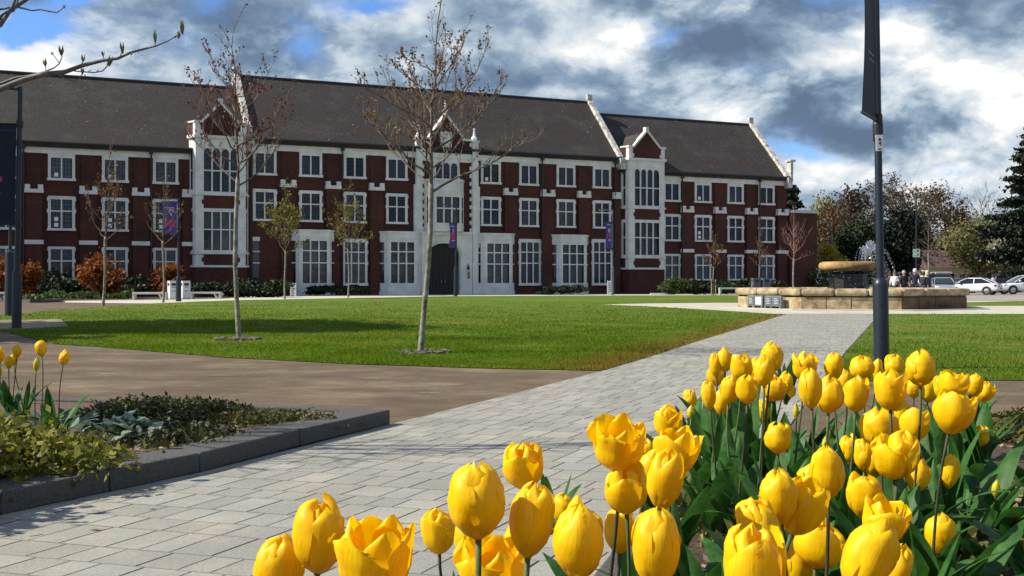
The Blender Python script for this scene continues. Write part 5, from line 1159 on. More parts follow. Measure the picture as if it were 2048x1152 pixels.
for s in (-1, 1):
    for x in (-1.3, 1.5): wl = MB(); wl.lathe([(.2, -.1), (.33, -.1), (.35, 0), (.33, .1), (.2, .1)], 14); wo = wl.build('wheel', TY, yv); wo.rotation_euler = (R(90), 0, 0); wo.location = (x, s * .85, .35)
hx, hy = at_px(1893, 131); hb_ = empty('small_house', (hx, hy, 0), R(8), 'low cream walled building with a brown tiled roof behind the cars', 'building')
m_ = MB(); m_.box(-2.4, 2.6, 0, 5, 0, 2.7); m_.build('wall', mat('cream_render', (.55, .50, .38), .8), hb_)
m_ = MB(); m_.add([(-2.7, -.3, 2.7), (2.9, -.3, 2.7), (2.9, 5.3, 2.7), (-2.7, 5.3, 2.7), (-2.2, 2.5, 4.9), (2.4, 2.5, 4.9)], [(0, 1, 5, 4), (2, 3, 4, 5), (1, 2, 5), (3, 0, 4), (0, 3, 2, 1)]); m_.build('roof', mat('plum_tiles', (.10, .06, .06), .8, var=.3), hb_)
for x in (-1.5, .3, 1.7): m_ = MB(); m_.box(x, x + .7, -.02, .0, 1.1, 2.0); m_.build('window', VG, hb_)

# ================================================================== PEOPLE (tiny in the distance)
SK = mat('skin', (.45, .27, .19), .6)
def skin(name, chains, mt, parent, lv=1):
    vs, es, rad, idx = [], [], [], {}
    for ch in chains:
        prev = None
        for x, y, z, r in ch:
            k = (round(x, 4), round(y, 4), round(z, 4))
            if k not in idx: idx[k] = len(vs); vs.append(k); rad.append(r)
            if prev is not None: es.append((prev, idx[k]))
            prev = idx[k]
    me = bpy.data.meshes.new(name); me.from_pydata(vs, es, []); o = link(name, me, parent, mt); sk_ = o.modifiers.new('skin', 'SKIN')
    sv = me.skin_vertices[0].data
    for i, r in enumerate(rad): sv[i].radius = (r, r) if not isinstance(r, tuple) else r; sv[i].use_root = (i == 0)
    s_ = o.modifiers.new('sub', 'SUBSURF'); s_.levels = lv; s_.render_levels = lv; sk_.use_smooth_shade = True; return o
def person(px, Y, rz, label, top, legs, hair, h=1.74, stride=.0, arms=0, cap=None, base=None):
    t = empty('person', (*(base or at_px(px, Y)), 0), rz, label, 'person', 'people standing beyond the fountain'); k = h / 1.75
    def S(c): return [(x * k, y * k, z * k, r * k if not isinstance(r, tuple) else (r[0] * k, r[1] * k)) for x, y, z, r in c]
    pel = (0, 0, .96, .10); ch = []
    ch.append(S([pel, (0, 0, 1.15, .095), (0, .0, 1.34, .105), (0, 0, 1.46, .07), (0, -.005, 1.53, .052), (0, -.01, 1.60, .075), (0, -.01, 1.68, .085), (0, 0, 1.73, .06)]))
    ch.append(S([(0, -.01, 1.60, .075), (0, -.105, 1.625, .012)]))
    for s in (-1, 1):
        yy = s * stride; ch.append(S([pel, (s * .09, 0, .88, .095), (s * .10, yy * .5, .50, .062), (s * .10, yy, .10, .040), (s * .10, yy - .13, .03, .035)]))
        ex, ey = s * .25, -.04 - .22 * (arms > 0 and s > 0 or arms > 1); hz = .86 if not (arms > 0 and s > 0 or arms > 1) else 1.12; hy_ = -.06 if hz < 1 else -.36
        ch.append(S([(0, 0, 1.34, .105), (s * .17, 0, 1.40, .05), (ex, .0, 1.13, .042), (s * .26, hy_, hz + .06, .027), (s * .26, hy_, hz, .030)]))
        for q, (dx_, ln) in enumerate(((-.030, .075), (-.010, .085), (.010, .082), (.028, .066))): ch.append(S([(s * .26, hy_, hz, .030), (s * .26 + .0 * s, hy_ + dx_ + .001, hz - .045, .010), (s * .255, hy_ + dx_ * 1.2 - .01, hz - .045 - ln, .008)]))
        ch.append(S([(s * .26, hy_, hz, .030), (s * .245, hy_ - .045, hz - .02, .010), (s * .24, hy_ - .055, hz - .06, .009)]))
        ch.append(S([(0, -.01, 1.60, .075), (s * .085, .0, 1.615, .014)]))
    skin('body', ch, SK, t)
    sh = [S([(0, 0, .80, .150), (0, 0, .98, .160), (0, 0, 1.15, .165), (0, 0, 1.35, .182), (0, 0, 1.455, .10)])]
    for s in (-1, 1):
        hz = .86 if not (arms > 0 and s > 0 or arms > 1) else 1.12; hy_ = -.06 if hz < 1 else -.36
        sh.append(S([(0, 0, 1.35, .182), (s * .18, 0, 1.40, .082), (s * .255, 0, 1.13, .06), (s * .262, hy_ * .8, hz + .10, .045)]))
    skin('jacket', sh, top, t)
    tr = []
    for s in (-1, 1): yy = s * stride; tr.append(S([(0, 0, .95, .142), (s * .095, 0, .86, .112), (s * .10, yy * .5, .50, .082), (s * .10, yy, .12, .062)]))
    skin('trousers', tr, legs, t)
    for s in (-1, 1): skin('shoe', [S([(s * .10, s * stride + .03, .045, .05), (s * .10, s * stride - .13, .04, .042)])], M['black'], t)
    m_ = MB(); m_.lathe([(.088, 1.56), (.108, 1.62), (.110, 1.68), (.095, 1.74), (.05, 1.775), (.005, 1.782)], 12, (0, .015)); ho = m_.build('hair' if not cap else 'hat', cap or hair, t, smooth=True); ho.scale = (k, k, k)
    return t
def cloth(n, c): return mat(n, c, .85, var=.15, vscale=10)
NV = cloth('navy_cloth', (.012, .016, .035)); BKc = cloth('black_cloth', (.012, .012, .014)); RDc = cloth('maroon_cloth', (.12, .02, .02)); WHc = cloth('white_cloth', (.55, .57, .62)); GYc = cloth('grey_cloth', (.10, .11, .13)); LBc = cloth('lilac_cloth', (.28, .28, .50)); BRh = mat('brown_hair', (.04, .022, .012), .7); GRh = mat('grey_hair', (.35, .34, .32), .7); JN = cloth('denim', (.03, .045, .09))
for px, Y, rz, lb, tp_, lg, hr, h, ar, cp_ in (
    (1779, 65, .3, 'person in a maroon coat beside the white notice board', RDc, BKc, BRh, 1.62, 0, None), (1789, 64, -.8, 'person in white scarf and maroon top near the notice board', WHc, BKc, BRh, 1.70, 1, None),
    (1800, 67, 2.4, 'person all in black, fourth from the right of the crowd', BKc, BKc, BRh, 1.68, 0, None), (1808, 65, .2, 'grey haired person in black, standing mid crowd', BKc, BKc, GRh, 1.75, 1, None),
    (1822, 66, 1.2, 'person in dark grey jacket left of the green sign post', GYc, BKc, BRh, 1.66, 0, None), (1830, 63, 2.9, 'tall person in navy wearing a white cap by the green sign post', NV, NV, BRh, 1.84, 0, WHc),
    (1840, 64, -.5, 'person in white top right of the green sign post', WHc, JN, BRh, 1.74, 2, None), (1847, 62, 2.2, 'person in navy with pale sleeves beside the slender tree', NV, JN, BRh, 1.66, 1, None),
    (1855, 65, .5, 'person in denim half hidden by the slender tree', JN, JN, GRh, 1.64, 0, None), (1986, 101, 1.7, 'person in lilac shirt walking behind the white coupe', LBc, JN, BRh, 1.72, 0, None), (1992, 103, 1.2, 'person in brown coat beside the one in lilac', cloth('brown_cloth', (.06, .04, .03)), BKc, BRh, 1.80, 0, None)):
    person(px, Y, rz, lb, tp_, lg, hr, h, .10, ar, cp_)
# ================================================================== PLANTING BEDS
def kerb_line(pts, w_, h, name, label, mt, side=1, seg=.9):
    t = empty(name, (0, 0, 0), 0, label, 'kerb'); P_ = [Vector(p) for p in pts]
    tot = []; 
    for a, b_ in zip(P_, P_[1:]):
        n_ = max(1, round((b_ - a).length / seg))
        for k in range(n_): tot.append((a.lerp(b_, k / n_), a.lerp(b_, (k + 1) / n_)))
    for a, b_ in tot:
        d = (b_ - a).normalized(); n_ = Vector((-d.y, d.x)) * w_ * side; g_ = d * .003; m_ = MB()
        q = [a + g_, b_ - g_, b_ - g_ + n_, a + g_ + n_]; q = q if side > 0 else [q[1], q[0], q[3], q[2]]
        m_.hexa([(*p, 0) for p in q] + [(*p, h) for p in q]); m_.build('kerb_stone', mt, t, bevel=.012)
    return t
KL = [(-3.75, 3.4), tuple(G(-400, 1118).xy), tuple(G(0, 1032).xy), tuple(G(400, 946).xy), tuple(G(600, 893).xy), tuple(G(781, 849.5).xy)]
kerb_line(KL, .30, .122, 'left_kerb', 'long dark granite kerb edging the left flower bed beside the path', M['granite'])
KB = [(-1.22, 8.78), (-1.65, 8.95), (-2.4, 9.2), (-4.5, 9.8), (-7, 10.4)]
kerb_line(KB, .12, .115, 'back_kerb', 'thin granite kerb along the back of the left flower bed', M['granite'], -1)
def mound(name, poly, z, mt, lab=None):
    m_ = MB(); m_.prism(poly, .002, z); o = m_.build(name, mt); tag(o, kind='structure'); return o
mound('soil', [(-4.1, 3.4), (-3.3, 4.6), (-2.78, 5.4), (-2.15, 6.6), (-1.72, 7.6), (-1.27, 8.7), (-1.65, 8.83), (-2.4, 9.08), (-4.5, 9.68), (-7, 10.2), (-7, 3.4)], .105, M['mulch'])
BP = [(-.95, .3), (-.34, 1.0), (.30, 3.17), (.74, 4.7), (1.15, 5.3), (2.1, 5.85), (3.2, 6.6), (5, 7.1), (6.5, 6.8), (6.5, .3)]
mound('soil', BP, .28, M['soil'])
kerb_line(list(reversed(BP[:-1])), .10, .26, 'right_kerb', 'granite kerb round the tulip bed in the foreground', M['granite'], -1)

def leafblob(name, label, cat, cx, cy, cz, rx, ry, rz, n, ls, mt, seed, elong=1.6, up=.4, kind='stuff', z0=.1, shell=.5):
    rs_ = np.random.RandomState(seed); v = rs_.normal(size=(n, 3)); v[:, 2] = abs(v[:, 2]); v /= np.linalg.norm(v, axis=1)[:, None]; rad = (rs_.random(n) ** shell)[:, None]
    wv = 1 + .16 * np.sin(v[:, :1] * 9 + seed) * np.cos(v[:, 1:2] * 8 + seed * 2) + .06 * rs_.normal(size=(n, 1)); C = v * rad * wv * np.array([rx, ry, rz]) + np.array([cx, cy, cz])
    o = quadmesh(name, leafquads(C, ls, rs_, elong, up), mt); tag(o, label, cat, kind=kind); return o
M['euo'] = leafmat('variegated_yellow_green', (.025, .050, .008), (.34, .31, .04), 9, .25); M['euo_r'] = leafmat('variegated_dull', (.02, .045, .012), (.20, .19, .05), 7, .15)
M['heath'] = leafmat('heath_dark_green', (.020, .030, .010), (.085, .095, .030), 5, .15); M['heath2'] = leafmat('low_mat_green', (.055, .045, .015), (.12, .12, .03), 4, .2); M['silver'] = leafmat('silver_green', (.12, .17, .12), (.30, .36, .28), 5, .2, .8)
leafblob('ground_cover', 'yellow green variegated ground cover at the left edge of the left bed', 'ground cover', -3.15, 6.05, .08, 1.0, .58, .33, 9000, .030, M['euo'], 1, 2.2)
leafblob('ground_cover', 'dark leafy cover spilling in shade over the left kerb', 'ground cover', -3.35, 5.3, .08, .8, .5, .22, 6000, .032, M['heath'], 2)
leafblob('heath_shrub', 'dark green heath mound right of the silver leaved plants', 'shrub', -2.72, 8.15,   .08, .52, .36, .20, 9500, .018, M['heath'], 3, 2.2, kind=None)
leafblob('heath_shrub', 'dark green heath mound nearest the middle of the left bed', 'shrub', -2.35, 8.35, .08, .42, .3, .17, 7800, .018, M['heath'], 4, 2.2, kind=None)
leafblob('ground_cover', 'flat brownish green mat towards the tip of the left bed', 'ground cover', -1.95, 8.25, .06, .72, .38, .12, 8500, .018, M['heath2'], 5, 2)
leafblob('ground_cover', 'green sprigs in the middle of the left bed', 'ground cover', -2.55, 7.35, .06, .75, .6, .14, 7500, .022, M['heath'], 6, 2)
leafblob('ground_cover', 'sparse sprigs beside the left kerb', 'ground cover', -2.1, 7.2, .06, .35, .6, .08, 900, .035, M['heath2'], 7, 2)
leafblob('ground_cover', 'grey green low foliage at the far right of the tulip bed', 'ground cover', 3.2, 6.2, .25, .95, .5, .16, 9000, .022, M['heath2'], 8, 2.4)
leafblob('ground_cover', 'variegated leaves between the two clumps of tulips', 'ground cover', 1.02, 3.85, .24, .48, .9, .18, 3000, .050, M['euo_r'], 9)
leafblob('ground_cover', 'dark leaves and mulch in the shaded right corner of the bed', 'ground cover', 2.1, 3.6, .22, .95, 1.3, .13, 2600, .05, M['euo_r'], 10)
# litter of dry leaves and twigs on the soil
def litter(poly, n, z, seed, label, s=.03):
    rs_ = np.random.RandomState(seed); X = rs_.uniform(min(p[0] for p in poly), max(p[0] for p in poly), n); Y = rs_.uniform(min(p[1] for p in poly), max(p[1] for p in poly), n); k = inpoly(X, Y, poly); C = np.stack([X[k], Y[k], z + rs_.random(k.sum()) * .02], 1)
    q = leafquads(C, s, rs_, 2.2); q[:, :, 2] = C[:, None, 2] + (q[:, :, 2] - C[:, None, 2]) * .3; o = quadmesh('leaf_litter', q, mat('dry_leaves', (.09, .05, .03), .9, col2=(.34, .24, .15), vscale=18)); tag(o, label, 'leaf litter', kind='stuff')
litter([(-2.9, 5.5), (-2.2, 6.6), (-1.75, 7.6), (-1.3, 8.7), (-3, 8.8), (-3.6, 5.5)], 2600, .106, 3, 'dry leaf litter and chips on the soil of the left bed', .026)
litter(BP, 2500, .281, 4, 'dry leaf litter on the soil of the tulip bed', .03)

# lambs ear: rosettes of long silver leaves
def blade_mesh(L, W_, bend, fold, seed, n=9):
    """lance-shaped leaf rising from origin along +x/+z"""
    rr = random.Random(seed); m_ = MB(); vs = []; fs = []
    for i in range(n + 1):
        f = i / n; w_ = W_ * (math.sin(math.pi * min(1, f * .92 + .06)) ** .8) * (1 if f < .97 else .2); a = bend * f; x = L * (math.sin(a) / bend if bend > .01 else 0) if False else L * f * math.sin(.12 + bend * f); z = L * f * math.cos(.12 + bend * f)
        tw = .25 * math.sin(f * 3 + seed)
        for s in (-1, -.5, 0, .5, 1): vs.append((x - abs(s) * w_ * fold * -1 * math.cos(a), s * w_ + tw * w_ * .5, z + abs(s) * w_ * fold * .4))
    for i in range(n):
        for k in range(4): a = i * 5 + k; fs.append((a, a + 1, a + 6, a + 5))
    m_.add(vs, fs); return m_.mesh('leaf')
LEAFM = leafmat('tulip_leaf', (.016, .075, .012), (.060, .165, .028), 9, .30, .55, .3)
LV_ = [blade_mesh(1, .070 + .022 * (i % 3), .12 + .20 * (i % 4), .6, i) for i in range(8)]
for me in LV_: me.materials.append(LEAFM); me.shade_smooth()
SV_ = [blade_mesh(1, .14, .5 + .25 * (i % 3), .3, i + 20) for i in range(5)]
for me in SV_: me.materials.append(M['silver']); me.shade_smooth()
rr = random.Random(21); k_ = 0
for (x, y) in ((-2.62, 7.25), (-2.80, 7.05), (-2.95, 7.35), (-3.12, 7.1), (-3.28, 7.35), (-2.72, 7.5), (-3.05, 7.6), (-2.50, 7.38), (-2.42, 7.15), (-3.4, 7.05)):
    pxx = 1024 + x / y * FPX
    t = empty('silver_leaved_plant', (x, y, .10), rr.uniform(0, 6), ['silver leaved clump below the leftmost tulips', 'silver leaved clump among the left bed tulips'][0] if False else 'silver leaved clump, %s of the left bed tulips' % ['just right', 'at the foot', 'directly behind', 'in the thick', 'far left', 'behind and right', 'well behind', 'farthest right', 'front right', 'leftmost front'][k_], 'plant', 'silver leaved plants in the left bed'); k_ += 1
    for q in range(22):
        o = link('leaf', SV_[q % 5], t); o.scale = [rr.uniform(.15, .29)] * 3; o.rotation_euler = (rr.uniform(-.3, .3), rr.uniform(.0, .9), rr.uniform(0, 6.28)); o.location = (rr.uniform(-.05, .05), rr.uniform(-.05, .05), 0)

# ================================================================== TULIPS
def yellowmat(name, a, b_, tr=.38):
    m = bpy.data.materials.new(name); m.use_nodes = True; n = NT(m.node_tree); p = n.n['Principled BSDF']; v = n.new('ShaderNodeTexCoord').outputs['Object']; x, y, z = n.sep(v)
    st = n.noise(n.comb(n.math('MULTIPLY', x, 9), n.math('MULTIPLY', y, 9), n.math('MULTIPLY', z, 1.2)), 3, 4, .6)
    low = n.rng(z, .0, .30, 0, 1); oi = n.new('ShaderNodeObjectInfo')
    col = n.ramp(st, (.3, a), (.7, b_)); col = n.mix(n.math('MULTIPLY', n.math('SUBTRACT', 1, low), .45), col, (.62, .42, .02))
    col = n.mix(n.math('MULTIPLY', oi.outputs['Random'], .26), col, (.90, .50, .002))
    vein = n.noise(n.comb(n.math('MULTIPLY', x, 30), n.math('MULTIPLY', y, 30), n.math('MULTIPLY', z, 2.0)), 2.2, 3, .6); col = n.mix(n.math('MULTIPLY', n.rng(vein, .5, .68), .30), col, (.80, .40, .002))
    n.l.new(col, p.inputs['Base Color']); p.inputs['Roughness'].default_value = .45; p.inputs['Specular IOR Level'].default_value = .35
    bp = n.new('ShaderNodeBump'); bp.inputs['Strength'].default_value = .10; bp.inputs['Distance'].default_value = .02; n.l.new(st, bp.inputs['Height']); n.l.new(bp.outputs[0], p.inputs['Normal'])
    t = n.new('ShaderNodeBsdfTranslucent'); n.l.new(n.mix(1, col, (1.0, .84, .4), 'MULTIPLY'), t.inputs[0]); mx = n.new('ShaderNodeMixShader'); mx.inputs[0].default_value = tr
    n.l.new(p.outputs[0], mx.inputs[1]); n.l.new(t.outputs[0], mx.inputs[2]); n.l.new(mx.outputs[0], n.n['Material Output'].inputs[0]); return m
YEL = yellowmat('tulip_petal_yellow', (.92, .61, .001), (1.0, .75, .003)); YGR = yellowmat('tulip_bud_greenish', (.50, .48, .03), (.72, .60, .03), .25)
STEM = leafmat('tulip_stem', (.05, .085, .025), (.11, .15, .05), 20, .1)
STEMB = leafmat('tulip_stem_brown', (.040, .035, .018), (.08, .075, .03), 20, .05)  # browner stem tone, used on every third tulip
def interp(tab, v):
    for (a, x), (b_, y) in zip(tab, tab[1:]):
        if v <= b_: t = (v - a) / (b_ - a); t = t * t * (3 - 2 * t) * .5 + t * .5; return x + (y - x) * t
    return tab[-1][1]
PROF = dict(closed=[(0, .16), (.10, .56), (.25, .86), (.45, 1.0), (.65, .95), (.82, .76), (.94, .46), (1, .15)],
            egg=[(0, .16), (.10, .60), (.28, .92), (.48, 1.0), (.68, .90), (.84, .70), (.95, .42), (1, .18)],
            cup=[(0, .18), (.10, .64), (.26, .95), (.45, 1.06), (.65, 1.05), (.85, .96), (1, .80)],
            open=[(0, .18), (.10, .66), (.26, 1.0), (.45, 1.16), (.65, 1.18), (.85, 1.10), (1, .94)],
            bud=[(0, .22), (.12, .62), (.3, .92), (.5, 1.0), (.7, .8), (.88, .42), (1, .08)])
WID = [(0, .5), (.2, .92), (.45, 1.06), (.7, 1.03), (.85, .90), (.94, .74), (1, .46)]
def petal_mesh(kind, phi0, inner, seed, Rr):
    pk = {'open': 'cup', 'cup': 'egg'}.get(kind, kind) if inner or seed % 3 == 1 else kind
    rr = random.Random(seed); nu, nv = 10, 14; vs, fs = [], []
    hw = R(63 if not inner else 56) * rr.uniform(.93, 1.08); hk = rr.uniform(.86, 1.05) * (1.03 if inner else 1); rk = (.88 if inner else 1.0) * rr.uniform(.97, 1.04)
    flop = rr.uniform(-.06, .16) + (.30 if rr.random() < .16 else 0) + (.22 if kind == 'open' and rr.random() < .45 else 0); ph = rr.uniform(0, 6); cr = rr.uniform(.02, .055)
    for j in range(nv + 1):
        v = j / nv; r = Rr * interp(PROF[pk], v) * rk + Rr * flop * max(0, v - .5) ** 1.5 * 2
        wv = interp(WID, v)
        for i in range(nu + 1):
            u = -1 + 2 * i / nu; a = phi0 + u * hw * wv * (1.0 if kind != 'open' else .92) + .10 * math.sin(v * 3 + ph) * v * v
            rad = r * (1 - .07 * u * u * (1 - v * .3)) + Rr * (-.075 * math.exp(-(u / .14) ** 2) * min(1, v * 2.2) + cr * math.sin(u * 5 + ph + v * 4) * v + .09 * (abs(u) ** 3) * math.sin(v * 8 + ph) + .035 * math.sin(v * 11 + u * 3 + ph * 2) * v)
            # pointed tips: height falls away from the midrib near the top
            zz = hk * (1.07 * v - .09 * v ** 5 - (.15 if kind in ('open', 'cup') else .10) * (u * u) * max(0, v - .5) / .5) + .008 * math.sin(u * 7 + ph) * v
            vs.append((rad * math.cos(a), rad * math.sin(a), zz))
    for j in range(nv):
        for i in range(nu): a = j * (nu + 1) + i; fs.append((a, a + 1, a + nu + 2, a + nu + 1))
    me = bpy.data.meshes.new('petal'); me.from_pydata(vs, [], fs); me.materials.append(YEL if kind != 'bud' else YGR); me.shade_smooth(); return me
VAR = {}
for kind, cnt in (('closed', 5), ('egg', 5), ('cup', 4), ('open', 4), ('bud', 2)):
    VAR[kind] = []
    for s in range(cnt):
        Rr = dict(closed=.355, egg=.37, cup=.38, open=.40, bud=.24)[kind] * (1 + .05 * math.sin(s * 2.1))
        VAR[kind].append([petal_mesh(kind, k * 2 * math.pi / 3 + s, False, s * 31 + k, Rr) for k in range(3)] + [petal_mesh(kind, (k + .5) * 2 * math.pi / 3 + s, True, s * 31 + k + 9, Rr) for k in range(3)])
GRP = 'yellow tulips in the foreground bed'
def tulip(px, py, wpx, hpx, kind, label, tilt=(0, 0), size=None, ground=.27, group=GRP, leaves=2, seed=0, rot=None, base_off=None):
    rr = random.Random(seed * 7 + 3); sz = size or (.055 if kind == 'bud' else .092); Y = FPX * sz / hpx
    c = P(px, py, Y); zc = c.z
    if zc < ground + .12: zc = ground + .12
    asp = wpx / hpx / (.74 if kind in ('closed', 'egg') else (.80 if kind == 'cup' else (.86 if kind == 'open' else .50)))
    bx = c.x + (base_off if base_off is not None else rr.uniform(-.05, .05) - tilt[0] * .10); by = c.y + rr.uniform(-.02, .08)
    # keep the root of the stem on the soil of the bed
    t = empty('tulip', (bx, by, ground), 0, label, 'tulip', group)
    tx, ty = tilt; up = Vector((math.sin(tx), math.sin(ty) * -1, 1)).normalized(); q = up.to_track_quat('Z', 'Y') @ Euler((0, 0, rot if rot is not None else rr.uniform(0, 6.28))).to_quaternion()
    head = Vector((c.x - bx, c.y - by, c.z - ground)); foot = head - up * sz * .56
    for k, me in enumerate(VAR[kind][seed % len(VAR[kind])]):
        o = link('petal', me, t); o.rotation_mode = 'QUATERNION'; o.rotation_quaternion = q; o.location = foot; o.scale = (sz * asp * 1.0, sz * asp * 1.0, sz * 1.10)
    m_ = MB(); N = 7; pts = [Vector((0, 0, 0)) * (1 - s) ** 3 + Vector((0, 0, foot.z * .45)) * 3 * s * (1 - s) ** 2 + (foot - up * foot.z * .3) * 3 * s * s * (1 - s) + (foot + up * .004) * s ** 3 for s in [k / N for k in range(N + 1)]]
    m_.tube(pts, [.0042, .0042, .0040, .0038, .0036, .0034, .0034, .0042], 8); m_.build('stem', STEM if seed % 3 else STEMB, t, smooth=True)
    for k in range(leaves):
        o = link('leaf', LV_[rr.randrange(8)], t); L = rr.uniform(.24, .44) * (.55 if px < 1260 and py > 600 and group == GRP else 1); o.scale = (L * .9, L * rr.uniform(.8, 1.25), L); a = rr.uniform(0, 6.28); o.rotation_euler = (rr.uniform(-.12, .12), rr.uniform(-.1, .18), a); o.location = (rr.uniform(-.01, .01), rr.uniform(-.01, .01), rr.uniform(0, .02))
    return t
